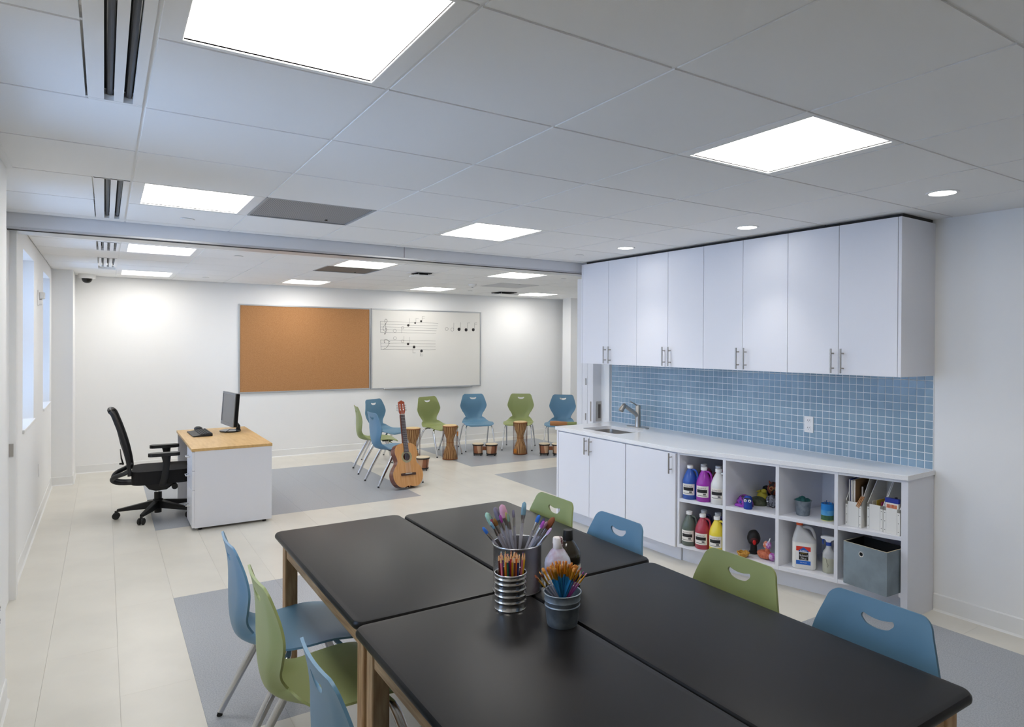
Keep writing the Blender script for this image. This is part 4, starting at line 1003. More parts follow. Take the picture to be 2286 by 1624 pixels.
def brush_proto(L_, hr, ferr, bl, flat, br):
    """a brush along +z from its handle end: handle, ferrule, bristles"""
    t = thing('paintbrush', 'x', 'paintbrush', (0, 0, -5)); f0 = L_-ferr-bl
    MB().lathe([(0, 0), (hr*.5, 0.002), (hr*.6, f0*.3), (hr, f0*.75), (hr*.9, f0), (0, f0)], 7).build('handle', black_m, t, smooth=50)
    MB().tube([(0, 0, f0-.002), (0, 0, f0+ferr*.5), (0, 0, L_-bl)], [hr*.95, hr, br], 8, up=(0, 1, 0), ell=[(1, 1), (1, 1), (1, flat)]).build('ferrule', nickel_m, t, smooth=50)
    MB().tube([(0, 0, L_-bl), (0, 0, L_-bl*.55), (0, 0, L_-bl*.15), (0, 0, L_)], [br, br*1.12, br*.9, br*.25], 8, up=(0, 1, 0), ell=(1, flat)).build('bristles', black_m, t, smooth=50)
    return t
pro_big = brush_proto(0.272, 0.0055, 0.028, 0.028, 0.6, 0.0070); pro_fan = brush_proto(0.300, 0.0065, 0.026, 0.048, 0.7, 0.0125); pro_thin = brush_proto(0.188, 0.0027, 0.028, 0.011, 0.8, 0.0024); pro_flat = brush_proto(0.188, 0.0028, 0.028, 0.013, 0.35, 0.0046)
def place(pro, base_, tip, cols, label, group):
    b, e = Vector(base_), Vector(tip); d = (e-b).normalized()
    q = Vector((0, 0, 1)).rotation_difference(d)
    c = dup(pro, b, 0, label, group); c.rotation_mode = 'QUATERNION'; c.rotation_quaternion = q @ Quaternion((0, 0, 1), random.uniform(0, 6.28))
    for ch in c.children:
        k = ch.name.split('.')[0]
        if k in cols: setmat(ch, cols[k])
    return c
clear_m = mat('acrylic_clear', (206, 204, 214), 0.12, spec=0.7, trans=0.55)
gold_m = mat('brass_ferrule', (222, 168, 62), 0.3, 0.9)
bl_m = mat('brush_blue', (38, 120, 176), 0.35); bl2_m = mat('brush_teal', (30, 110, 150), 0.35)
hair_m = mat('hair_golden', (196, 116, 42), 0.7); hair2_m = mat('hair_light', (216, 150, 76), 0.7); hair3_m = mat('hair_brown', (120, 62, 28), 0.7)
tints = {n: mat('hair_'+n, c, 0.7) for n, c in dict(blue=(44, 104, 190), pink=(198, 150, 172), purple=(150, 64, 150), grey=(110, 106, 122), green=(112, 134, 112), olive=(164, 152, 92), maroon=(122, 44, 66), teal=(112, 150, 168), ochre=(132, 92, 40), navy=(60, 50, 92), lilac=(186, 160, 196), mint=(150, 188, 172)).items()}
# big can: leaning clusters to both sides
bx, by, bz = 1.128, 0.078, TZ_+0.006
Rr = Vector((R2.x, R2.y, 0)).normalized(); Ff = Vector((Fv.x, Fv.y, 0)).normalized()
def lean(cx, cy, a, f, h, base_r, L_): # a: sideways, f: away, tip offset at rim height h
    tip = Vector((cx, cy, TZ_))+Rr*a+Ff*f+Vector((0, 0, h)); b0 = Vector((cx, cy, TZ_+0.008))-Rr*a*base_r-Ff*f*base_r
    d = (tip-b0).normalized(); return b0, b0+d*L_
spec_ = [(-.105, -.02, .235, 'blue', 0), (-.092, .03, .262, 'mint', 1), (-.080, .0, .258, 'maroon', 0), (-.066, .03, .275, 'grey', 1), (-.048, .02, .300, 'pink', 1), (-.070, -.03, .235, 'teal', 0), (-.055, -.02, .222, 'ochre', 0), (-.040, -.01, .225, 'purple', 0), (-.030, .0, .250, 'olive', 0), (-.022, -.02, .236, 'green', 0), (-.088, .05, .245, 'navy', 0), (-.060, .05, .250, 'grey', 1),
         (.012, .04, .215, 'teal', 1), (.062, .03, .255, 'blue', 0), (.078, .02, .248, 'navy', 0), (.088, .0, .246, 'pink', 0), (.098, .03, .252, 'purple', 0), (.112, .02, .262, 'brown', 1), (.092, -.03, .216, 'lilac', 0), (.066, -.02, .222, 'purple', 0), (-.012, .05, .222, 'grey', 0), (.105, .05, .225, 'grey', 0)]
for a, f, h, cn, big in spec_:
    b0, tp = lean(bx, by, a*1.25, f, h, 0.30, 0.28); hm_ = tints.get(cn, hair3_m)
    place(pro_fan if big else pro_big, b0, tp, {'handle': clear_m, 'ferrule': nickel_m, 'bristles': hm_}, '%s%s-tipped clear-handled brush in the large perforated can' % ('broad ' if big else 'slim ', 'red-brown' if cn == 'brown' else cn), 'clear-handled brushes in the large can')
# pail: blue-handled brushes upright, a few fanned out to the sides
px_, py_ = 1.092, -0.257
for i in range(34):
    a = -0.045+0.092*(i % 17)/16+random.uniform(-.004, .004); f = random.uniform(-.030, .034)*(1 if i % 2 else -1); h = random.uniform(.160, .195)
    b0, tp = lean(px_, py_, a*1.05, f, h, 0.55, random.uniform(.155, .172))
    place(pro_flat if i % 4 == 0 else pro_thin, b0, tp, {'handle': bl_m if i % 3 else bl2_m, 'ferrule': gold_m, 'bristles': hair_m if i % 2 else hair2_m}, 'blue-handled paintbrush with brass ferrule standing in the galvanised pail', 'blue-handled brushes in the pail')
for a, f, h in ((-.082, .0, .175), (-.088, -.02, .158), (-.075, .03, .185), (-.092, .02, .150), (-.068, -.03, .168)):
    b0, tp = lean(px_, py_, a, f, h, 0.40, .185)
    place(pro_flat, b0, tp, {'handle': clear_m, 'ferrule': gold_m, 'bristles': hair3_m if h < .17 else hair2_m}, 'clear-handled brush leaning out over the side of the galvanised pail', 'clear brushes leaning out of the pail')
for a, f, h, m_ in ((.055, .01, .165, 'maroon'), (.062, -.01, .160, 'purple'), (.076, .02, .150, 'pink')):
    b0, tp = lean(px_, py_, a, f, h, 0.5, .168)
    place(pro_thin, b0, tp, {'handle': mat('brush_magenta', (176, 72, 150), 0.35), 'ferrule': gold_m, 'bristles': tints[m_]}, 'magenta-handled thin brush at the edge of the galvanised pail', 'magenta-handled brushes in the pail')
# pencils
pt = thing('coloured_pencil', 'x', 'pencil', (0, 0, -5))
MB().lathe([(0, 0), (0.0036, 0), (0.0036, 0.150), (0, 0.150)], 6).build('barrel', black_m, pt)
MB().lathe([(0.0036, 0.150), (0.0014, 0.166), (0, 0.166)], 8).build('sharpened_wood', mat('cedar', (222, 172, 124), 0.7), pt, smooth=40)
MB().lathe([(0.0014, 0.166), (0, 0.172)], 8).build('lead', black_m, pt, smooth=40)
pc = {n: mat('pencil_'+n, c, 0.35) for n, c in dict(red=(176, 34, 44), white=(236, 232, 226), green=(34, 92, 62), navy=(36, 44, 92), yellow=(222, 176, 44), orange=(214, 104, 44), brown=(92, 44, 34), pink=(214, 120, 132), black=(28, 28, 30), purple=(92, 56, 120))  .items()}
nm_ = list(pc)
for i in range(28):
    r = 0.044*math.sqrt((i+.5)/28); a = i*2.39996; x, y = r*math.cos(a), r*math.sin(a); n = nm_[(i*7+i//10) % 10]
    L_ = random.uniform(.150, .172); z0 = TZ_+0.006+random.uniform(-.0, .006)
    c = dup(pt, (1.022+x*.75, -0.055+y*.75, z0), 0, '%s coloured pencil standing in the small ribbed can' % n, 'coloured pencils in the ribbed can')
    d = Vector((x*.25+random.uniform(-.008, .008), y*.25+random.uniform(-.008, .008), .15)).normalized(); c.rotation_mode = 'QUATERNION'; c.rotation_quaternion = Vector((0, 0, 1)).rotation_difference(d)
    for ch in c.children:
        if not ch.name.startswith('sharp'): setmat(ch, pc[n])
for pr_ in (pro_big, pro_fan, pro_thin, pro_flat, pt):
    for ch in list(pr_.children): bpy.data.objects.remove(ch, do_unlink=True)
    bpy.data.objects.remove(pr_, do_unlink=True)

# squeeze bottles of paint
def squeeze(x, y, body, cap, label, rz, lab_txt, r=0.046, clear_top=None):
    t = thing('paint_bottle', label, 'paint bottle', (x, y, TZ_), rz)
    MB().lathe([(0, 0), (r-.004, 0), (r, 0.005), (r, 0.085), (r-.0015, 0.088), (r-.0015, 0.092), (r, 0.095), (r, 0.118), (r*.93, 0.132), (r*.55, 0.160), (r*.40, 0.168), (r*.38, 0.172), (0, 0.172)], 36).build('body', body, t, smooth=40)
    MB().lathe([(0, 0.170), (r*.40, 0.170), (r*.41, 0.174), (r*.38, 0.203), (r*.34, 0.206), (0, 0.206)], 28).build('cap', cap, t, smooth=40)
    # wrap-round label facing local -y
    vs = []; fs = []; n = 16; w_ = 1.15
    for i in range(n+1):
        a = -PI/2-w_+2*w_*i/n; vs += [((r+.0006)*math.cos(a), (r+.0006)*math.sin(a), 0.012), ((r+.0006)*math.cos(a), (r+.0006)*math.sin(a), 0.086)]
    for i in range(n): fs.append((2*i, 2*i+2, 2*i+3, 2*i+1))
    m = MB(); m._a(vs, fs); lo = m.build('label_band', papery_m, t, smooth=60)
    def M_(z): return Matrix.Translation((0, -(r+.0012), z)) @ Matrix.Rotation(PI/2, 4, 'X')
    mesh_text(lab_txt, 0.017, mat('ink_maroon', (92, 38, 52), 0.6), lo, M_(0.066), r+.0012)
    vs = []; fs = []; n = 12
    for i in range(n+1):
        a = -PI/2-.72+1.44*i/n; vs += [((r+.001)*math.cos(a), (r+.001)*math.sin(a), 0.030), ((r+.001)*math.cos(a), (r+.001)*math.sin(a), 0.055)]
    for i in range(n): fs.append((2*i, 2*i+2, 2*i+3, 2*i+1))
    m = MB(); m._a(vs, fs); m.build('label_print', mat('ink_black', (34, 33, 34), 0.6), lo, smooth=60)
cam_rz = math.atan2(-1.25, 1.9)
squeeze(1.208, -0.062, mat('paint_pinkish', (176, 146, 158), 0.3, noise=(16, (206, 208, 222), 0.42, 0.62), coat=0.3), mat('cap_stained', (226, 218, 214), 0.45, noise=(45, (110, 58, 62), 0.52, 0.58)), 'pinkish white squeeze bottle of paint with a stained white cap', -cam_rz-1.55, 'BLICK')
squeeze(1.292, -0.005, mat('paint_brown', (44, 38, 26), 0.15, coat=0.6), black_m, 'dark brown squeeze bottle of paint with a black cap', -0.25, 'BLICK')

# ================================================================== SHELF CONTENTS (positions: depth from wall, along wall, height)
ZU, ZL = 0.4905, 0.1555
CAMD = KA
def jug(d, s, z, rgb, label, group, front=True, clear=False):
    x, y, zz_ = kp(d, s, z); t = thing('paint_jug', label, 'paint jug', (x, y, zz_), KA-PI/2+math.radians(24), group)   # label faces local -y
    pm = mat('jug_%d_%d_%d' % rgb, rgb, 0.3, coat=0.25)
    r = 0.0545
    MB().lathe([(0, 0), (r-.005, 0), (r, 0.006), (r, 0.122), (r*.96, 0.138), (r*.82, 0.162), (r*.58, 0.192), (r*.40, 0.210), (r*.34, 0.215), (r*.34, 0.224), (0, 0.224)], 32).build('body', pm, t, smooth=40)
    MB().lathe([(0, 0.222), (r*.42, 0.222), (r*.43, 0.241), (r*.40, 0.244), (0, 0.244)], 24).build('cap', plate_m, t, smooth=40)
    MB().tube(catmull([(r*.34, -0.004, 0.212), (r*.66, -0.004, 0.212), (r*.95, -0.004, 0.196), (r*1.04, -0.004, 0.165), (r*.94, -0.002, 0.130)], 4), 0.0075, 8).build('handle', pm, t, smooth=60)
    if front:
        def patch(nm, m_, a0, a1, z0, z1, off):
            vs = []; fs = []; n = 10
            for i in range(n+1):
                a = -PI/2+a0+(a1-a0)*i/n; vs += [((r+off)*math.cos(a), (r+off)*math.sin(a), z0), ((r+off)*math.cos(a), (r+off)*math.sin(a), z1)]
            for i in range(n): fs.append((2*i, 2*i+2, 2*i+3, 2*i+1))
            m = MB(); m._a(vs, fs); return m.build(nm, m_, lo if nm != 'label_sheet' else t, smooth=60)
        lo = None; lo = patch('label_sheet', papery_m, -.92, .92, 0.034, 0.114, .0006)
        patch('label_print', mat('ink_black', (34, 33, 34), 0.6), -.72, .72, 0.066, 0.089, .0012)
        patch('label_print', mat('ink_black', (34, 33, 34), 0.6), -.70, .66, 0.044, 0.047, .0012)
        patch('label_print', mat('ink_grey', (90, 88, 88), 0.6), .20, .55, 0.051, 0.062, .0012)
        mesh_text('BLICKRYLIC', 0.0125, mat('ink_maroon', (92, 38, 52), 0.6), lo, Matrix.Translation((0, -(r+.0014), 0.098)) @ Matrix.Rotation(PI/2, 4, 'X'), r+.0014)
gu, gl_ = 'paint jugs on the upper left cubby shelf', 'paint jugs in the lower left cubby'
jug(0.625, 1.520, ZU, (46, 92, 178), 'blue paint jug on the upper shelf, next to the purple one', gu)
jug(0.600, 1.410, ZU, (160, 52, 172), 'purple paint jug on the upper shelf between blue and white', gu)
jug(0.572, 1.300, ZU, (228, 228, 226), 'white paint jug on the upper shelf', gu)
jug(0.510, 1.492, ZU, (96, 34, 50), 'dark maroon paint jug behind the blue and purple jugs', gu, False)
jug(0.480, 1.378, ZU, (122, 24, 40), 'crimson paint jug behind the purple and white jugs', gu, False)
jug(0.640, 1.512, ZL, (92, 104, 96), 'grey green paint jug in the lower cubby', gl_)
jug(0.620, 1.402, ZL, (172, 56, 76), 'rose red paint jug in the lower cubby', gl_)
jug(0.588, 1.298, ZL, (236, 214, 66), 'yellow paint jug in the lower cubby', gl_)
jug(0.528, 1.472, ZL, (46, 48, 84), 'slate navy paint jug behind the grey green jug', gl_, False)
jug(0.500, 1.362, ZL, (52, 42, 112), 'indigo paint jug behind the rose red and yellow jugs', gl_, False)

# clay models
def rough(amp, f, seed):
    def fn(p):
        k = 1+amp*(math.sin(p.x*f+seed)+math.sin(p.y*f*1.3+seed*2)+math.sin(p.z*f*.9+seed*3)); return p*k
    return fn
def clay(name, label, d, s, z, rz=0.0, cat='clay model'): return thing(name, label, cat, kp(d, s, z), KA+rz, 'clay models on the shelves')
def cm(n, c, c2=None): return mat('clay_'+n, c, 0.55, noise=None if c2 is None else (55, c2, 0.45, 0.58), bump=(60, 0.4))
t = clay('clay_model', 'purple and black speckled clay dome', 0.475, 1.148, ZU)
MB().ball((0, 0, 0.0), (0.058, 0.062, 0.080), 22, 14, lambda p: Vector((p.x, p.y, max(p.z, 0.0)))).build('dome', cm('purple', (150, 60, 176), (60, 40, 60)), t, smooth=60)
MB().tube([(-0.045, -0.02, 0.004), (-0.058, 0.0, 0.012), (-0.048, 0.04, 0.006)], 0.010, 8).build('rim_coil', cm('purple_plain', (162, 62, 186)), t, smooth=60)
MB().ball((-0.050, -0.005, 0.034), 0.009, 10, 8).build('blue_spot', cm('blue', (28, 66, 160)), t, smooth=60)
t = clay('clay_model', 'blue clay figure with two white eyes', 0.525, 1.080, ZU, 0.55); t.scale = (1.25, 1.25, 1.2)
MB().lathe([(0, 0), (0.022, 0), (0.024, 0.005), (0.022, 0.02), (0.023, 0.045), (0.022, 0.062), (0.016, 0.072), (0, 0.075)], 20).build('body', cm('blue', (28, 66, 160)), t, smooth=50)
for dy in (-0.011, 0.012):
    e_ = MB().ball((-0.0225, dy, 0.050), (0.005, 0.0085, 0.0085), 12, 8).build('eye', plate_m, t, smooth=60); MB().ball((-0.0272, dy, 0.050), (0.0015, 0.0035, 0.0035), 8, 6).build('pupil', black_m, e_, smooth=60)
MB().tube([(-0.021, -0.016, 0.061), (-0.0235, 0, 0.063), (-0.021, 0.016, 0.061)], 0.004, 6).build('brow', cm('dark', (40, 44, 50)), t, smooth=60)
t = clay('clay_model', 'dark green clay dome shell', 0.355, 1.125, ZU)
MB().ball((0, 0, 0), (0.060, 0.072, 0.055), 20, 12, lambda p: Vector((p.x, p.y, max(p.z, 0)))).build('dome', cm('green_dark', (74, 82, 62), (56, 62, 50)), t, smooth=60)
t = clay('clay_model', 'yellow clay duck shape behind the green dome', 0.262, 1.160, ZU)
MB().ball((0, 0, 0.040), (0.030, 0.042, 0.040), 16, 10, rough(.05, 4, 1)).build('body', cm('yellow', (206, 190, 60)), t, smooth=60); MB().ball((-0.012, -0.022, 0.078), (0.018, 0.020, 0.018), 14, 10).build('head', cm('yellow', (206, 190, 60)), t, smooth=60); MB().tube([(-0.02, 0.0, 0.078), (-0.03, 0.028, 0.070)], [0.010, 0.003], 8).build('beak', cm('yellow', (206, 190, 60)), t, smooth=60)
t = clay('clay_model', 'black clay bird with an arched neck', 0.175, 1.120, ZU)
MB().ball((0, 0, 0.055), (0.040, 0.060, 0.050), 18, 12, rough(.03, 5, 2)).build('body', cm('black', (24, 24, 26)), t, smooth=60)
MB().tube(catmull([(0, 0.045, 0.075), (-0.005, 0.080, 0.085), (-0.008, 0.095, 0.060), (-0.010, 0.085, 0.030)], 4), [0.018]*4+[0.012]*5+[0.008]*4, 8).build('neck', cm('black', (24, 24, 26)), t, smooth=60)
MB().lathe([(0, 0), (0.036, 0), (0.034, 0.012), (0.02, 0.02), (0, 0.02)], 16).build('foot', cm('black', (24, 24, 26)), t, smooth=40)
t = clay('clay_model', 'red and black patterned clay owl on a dark stand', 0.250, 1.070, ZU, 0.6)
MB().lathe([(0, 0), (0.032, 0), (0.026, 0.03), (0.022, 0.07), (0, 0.07)], 16).build('stand', cm('black', (24, 24, 26)), t, smooth=40)
MB().ball((0, 0, 0.105), (0.040, 0.046, 0.048), 20, 14, rough(.03, 6, 3)).build('head', cm('redblack', (42, 36, 34), (150, 64, 40)), t, smooth=60)
for dy in (-0.018, 0.018):
    P = [(-0.037, dy+0.012*math.cos(2*PI*i/14), 0.113+0.012*math.sin(2*PI*i/14)) for i in range(15)]; e_ = MB().tube(P, 0.003, 6, cap=False).build('eye_ring', cm('gold', (196, 150, 70)), t, smooth=60); MB().ball((-0.037, dy, 0.113), 0.006, 8, 6).build('pupil', cm('red', (150, 40, 34)), e_, smooth=60)
    MB().tube([(-0.01, dy*1.5, 0.143), (-0.01, dy*1.9, 0.163)], [0.010, 0.003], 8).build('ear', cm('redblack', (42, 36, 34), (150, 64, 40)), t, smooth=60)
t = clay('clay_model', 'black and grey marbled clay creature by the shelf divider', 0.345, 1.015, ZU)
MB().ball((0, 0, 0.042), (0.038, 0.042, 0.042), 20, 14, rough(.06, 7, 4)).build('body', cm('marble', (40, 40, 44), (120, 122, 130)), t, smooth=60); MB().ball((-0.034, 0.016, 0.040), 0.006, 8, 6).build('tooth', plate_m, t, smooth=60)
for dy in (-0.02, 0.02): MB().ball((-0.015, dy, 0.008), (0.018, 0.012, 0.010), 12, 8).build('foot', cm('marble', (40, 40, 44), (120, 122, 130)), t, smooth=60)
t = clay('clay_bowl', 'small yellow pinched clay bowl', 0.545, 1.102, ZL, 0, 'clay bowl')
MB().lathe([(0, 0), (0.022, 0.0), (0.034, 0.012), (0.041, 0.030), (0.038, 0.031), (0.030, 0.014), (0, 0.008)], 26).build('bowl', cm('mustard', (206, 158, 66), (180, 126, 44)), t, smooth=50)
P = [(0.0395*math.cos(2*PI*i/24), 0.0395*math.sin(2*PI*i/24), 0.031+0.004*math.sin(i*1.9)) for i in range(25)]; MB().tube(P, 0.004, 6, cap=False).build('rim_coil', cm('mustard', (206, 158, 66), (180, 126, 44)), t, smooth=60)
t = clay('clay_model', 'black clay head with a red open mouth on a neck stand', 0.415, 1.115, ZL, 0.75)
MB().lathe([(0, 0), (0.034, 0), (0.034, 0.010), (0.024, 0.016), (0.022, 0.06), (0, 0.07)], 20).build('stand', cm('black', (24, 24, 26)), t, smooth=40)
MB().ball((0, 0, 0.108), (0.046, 0.046, 0.056), 22, 16, rough(.02, 5, 5)).build('head', cm('black', (24, 24, 26)), t, smooth=60)
MB().ball((-0.036, 0.0, 0.100), (0.014, 0.027, 0.024), 16, 10).build('mouth', cm('maroon', (70, 16, 20)), t, smooth=60)
m = MB(); m.m = Matrix.Translation((-0.0490, 0.0, 0.088)); m.ball((0, 0, 0), (0.004, 0.012, 0.018), 12, 8); m.build('tongue', cm('scarlet', (206, 22, 24)), t, smooth=60)
t = clay('clay_model', 'orange and violet clay animal with a white horn', 0.455, 0.972, ZL)
MB().ball((0, 0.02, 0.030), (0.034, 0.062, 0.030), 20, 12, rough(.04, 6, 6)).build('body', cm('orange', (206, 118, 84), (184, 94, 66)), t, smooth=60)
MB().ball((0.004, -0.040, 0.028), (0.030, 0.026, 0.028), 16, 10, rough(.04, 6, 2)).build('haunch', cm('violet', (176, 80, 176), (206, 190, 214)), t, smooth=60)
MB().tube([(0, 0.0, 0.05), (-0.002, 0.0, 0.085)], [0.018, 0.014], 10).build('neck', cm('orange', (206, 118, 84), (184, 94, 66)), t, smooth=60)
MB().ball((-0.004, 0.006, 0.100), (0.022, 0.020, 0.026), 16, 12).build('face', cm('orange2', (210, 104, 60), (226, 200, 196)), t, smooth=60); MB().ball((0.0, -0.010, 0.100), (0.022, 0.018, 0.027), 16, 12).build('mane', cm('violet', (176, 80, 176), (206, 190, 214)), t, smooth=60)
MB().tube([(0, -0.012, 0.122), (0.002, -0.022, 0.150)], [0.0055, 0.003], 8).build('horn', plate_m, t)

# pail of teal balls, painted can, glue jug, spray bottle
x, y, z = kp(0.355, 0.768, ZU)
t = thing('small_pail', 'galvanised pail on the shelf holding dark teal balls', 'pail', (x, y, z), 0)
MB().lathe([(0, 0), (0.040, 0), (0.042, 0.004), (0.053, 0.094), (0.055, 0.096), (0.0535, 0.098), (0.0515, 0.096), (0.041, 0.008), (0, 0.006)], 36).build('wall', galv_m, t, smooth=40)
P = [(0.0545*math.cos(2*PI*i/36), 0.0545*math.sin(2*PI*i/36), 0.0975) for i in range(37)]; MB().tube(P, 0.0022, 8, cap=False).build('rim', galv_m, t, smooth=60)
teal_m = mat('teal_ball', (26, 84, 84), 0.7, bump=(120, 0.4))
for dx, dy, dz in ((-.024, .018, .094), (-.020, -.016, .096), (.014, .024, .096), (.020, -.018, .093), (-.002, .002, .106)):
    o = MB().ball((0, 0, 0), 0.0205, 14, 10, rough(.02, 6, dx*90)).build('wool_ball', teal_m, None, smooth=60); o.location = (x+dx, y+dy, z+dz); tag(o, 'dark teal ball in the small pail on the shelf', 'ball', 'teal balls in the shelf pail')
x, y, z = kp(0.340, 0.600, ZU)
t = thing('painted_can', 'tin can painted with blue sky and green grass', 'tin can', (x, y, z), 0)
r = 0.0385
MB().lathe([(r+.001, 0), (r+.0015, 0.003), (r, 0.005), (0, 0.005), (0, 0)], 32).build('bottom_rim', mat('can_yellowish', (196, 196, 130), 0.4), t, smooth=40)
MB().lathe([(r, 0.005), (r+.0003, 0.036)], 32).build('grass_band', mat('paint_grass', (66, 104, 66), 0.5, noise=(30, (44, 82, 62), 0.4, 0.6)), t, smooth=60)
MB().lathe([(r+.0003, 0.036), (r+.0003, 0.068)], 32).build('sky_band_light', mat('paint_sky_light', (88, 160, 204), 0.5, noise=(20, (60, 140, 196), 0.4, 0.6)), t, smooth=60)
MB().lathe([(r+.0003, 0.068), (r, 0.108), (r-.0015, 0.108), (r-.0025, 0.01)], 32).build('sky_band', mat('paint_sky', (32, 124, 196), 0.5), t, smooth=60)
for i in range(9):
    a = i*2.4; rr = 0.012+0.014*(i % 3)/2; o = MB().tube([(0, 0, 0), (rr*.3*math.cos(a), rr*.3*math.sin(a), 0.100+0.018*((i*5) % 4)/3)], 0.0035, 6).build('blue_crayon', mat('crayon_blue', (52, 92, 156), 0.5) if i % 2 else mat('crayon_grey', (90, 110, 140), 0.5), None); o.location = (x+rr*math.cos(a), y+rr*math.sin(a), z+0.006); tag(o, 'blue crayon sticking out of the sky-painted can', 'crayon', 'crayons in the painted can')

x, y, z = kp(0.385, 0.735, ZL)
t = thing('glue_jug', 'white gallon jug of school glue with orange cap', 'glue jug', (x, y, z), KA-PI/2+math.radians(30))
milk_m = mat('glue_white', (238, 236, 230), 0.35); frost_m = mat('jug_frosted', (222, 222, 222), 0.3, trans=0.25)
def loft(m, secs):
    n = len(secs[0][0]); vs = []; fs = []
    for pl, zz_ in secs: vs += [(p[0], p[1], zz_) for p in pl]
    for l in range(len(secs)-1):
        for i in range(n): j = (i+1) % n; fs.append((l*n+i, l*n+j, (l+1)*n+j, (l+1)*n+i))
    fs.append(tuple(reversed(range(n)))); fs.append(tuple(range((len(secs)-1)*n, len(secs)*n))); return m._a(vs, fs)
S_ = lambda x0, x1, y0, y1, r_: rrect(x0, x1, y0, y1, r_, 5)
loft(MB(), [(S_(-.068, .068, -.044, .044, .026), 0), (S_(-.074, .074, -.050, .050, .028), 0.008), (S_(-.074, .074, -.050, .050, .028), 0.175)]).build('lower_body', milk_m, t, smooth=40)
loft(MB(), [(S_(-.074, .074, -.050, .050, .028), 0.1752), (S_(-.073, .072, -.048, .048, .028), 0.19), (S_(-.058, .020, -.036, .036, .026), 0.245), (S_(-.050, -.010, -.020, .020, .0195), 0.268), (S_(-.048, -.012, -.018, .018, .0175), 0.280)]).build('upper_body', frost_m, t, smooth=40)
MB().tube(catmull([(-0.012, 0, 0.262), (0.020, 0, 0.266), (0.046, 0, 0.255), (0.062, 0, 0.215), (0.066, 0, 0.178)], 4), 0.0105, 10).build('handle', frost_m, t, smooth=60)
MB().lathe([(0, 0.278), (0.021, 0.278), (0.0215, 0.296), (0.019, 0.298), (0, 0.298)], 24, (-0.030, 0, 0)).build('cap', mat('cap_orange', (232, 92, 44), 0.4), t, smooth=40)
fy = -0.0504
lb = MB(); lb.m = XZY; lb.prism([(-.047, .032), (.042, .032), (.042, .152), (-.047, .152)], fy-.0004, fy); lo = lb.build('label_sheet', mat('label_white', (240, 240, 240), 0.5), t)
def lrect(x0, x1, z0, z1, c, k=1): m = MB(); m.m = XZY; m.prism([(x0, z0), (x1, z0), (x1, z1), (x0, z1)], fy-.0004-.0003*k, fy-.0004); m.build('label_print', mat('print_%d_%d_%d' % c, c, 0.5), lo)
m = MB(); m.m = XZY; m.prism([(-.047, .120), (.042, .120), (.042, .150), (-.047, .150)], fy-.0007, fy-.0004); m.build('label_print', mat('print_red', (216, 58, 40), 0.5), lo)
m = MB(); m.m = XZY; m.prism([(-.032, .116), (.030, .116), (.030, .122), (-.001, .146), (-.032, .122)], fy-.001, fy-.0004); m.build('label_print', mat('print_blue', (44, 96, 180), 0.5), lo)
lrect(-.030, .028, .062, .112, (28, 26, 28), 1); lrect(-.047, .042, .032, .058, (36, 104, 196), 1)
def gt(s_, size, c, x_, z_): mesh_text(s_, size, mat('print_%d_%d_%d' % c, c, 0.5), lo, Matrix.Translation((x_, fy-.0018, z_)) @ Matrix.Rotation(PI/2, 4, 'X'))
gt("ELMER'S", 0.0125, (245, 245, 245), -.001, .121); gt('School', 0.0185, (245, 245, 245), -.001, .091); gt('Glue', 0.0185, (245, 245, 245), -.001, .072); gt('washable no run', 0.006, (235, 200, 60), -.001, .106); gt('THE GALLON', 0.007, (245, 245, 245), -.002, .045)

x, y, z = kp(0.335, 0.592, ZL)
t = thing('spray_bottle', 'clear spray bottle with white and blue trigger head', 'spray bottle', (x, y, z), KA-PI/2+math.radians(20))
r = 0.037
MB().lathe([(0, 0), (r-.003, 0), (r, 0.004), (r, 0.095), (0, 0.095)], 28).build('liquid', mat('spray_liquid', (206, 206, 184), 0.3, trans=0.2), t, smooth=40)
MB().lathe([(r, 0.0952), (r, 0.118), (r*.86, 0.135), (r*.52, 0.152), (r*.40, 0.175), (0, 0.175)], 28).build('upper_body', mat('spray_clear', (222, 224, 224), 0.2, trans=0.35), t, smooth=40)
MB().lathe([(0, 0.172), (0.017, 0.172), (0.0175, 0.192), (0.013, 0.194), (0, 0.194)], 20).build('collar', mat('spray_blue', (34, 70, 160), 0.4), t, smooth=40)
m = MB(); m.m = XZY; m.prism([(-.012, .193), (.012, .193), (.018, .205), (.034, .212), (.036, .232), (-.030, .232), (-.048, .226), (-.046, .212), (-.020, .208)], -0.011, 0.011); m.build('trigger_head', plate_m, t, bevel=0.003)
MB().tube([(-.022, 0, .212), (-.036, 0, .200), (-.034, 0, .176)], [.006, .005, .004], 8).build('trigger', mat('spray_blue', (34, 70, 160), 0.4), t, smooth=60)
MB().tube([(-0.012, -r-.0005, 0.10), (-0.004, -r-.001, 0.085), (-0.002, -r-.001, 0.066), (0.006, -r-.0005, 0.055), (0.002, -r-.001, 0.04)], 0.0009, 5).build('scribble', ink_m, t)

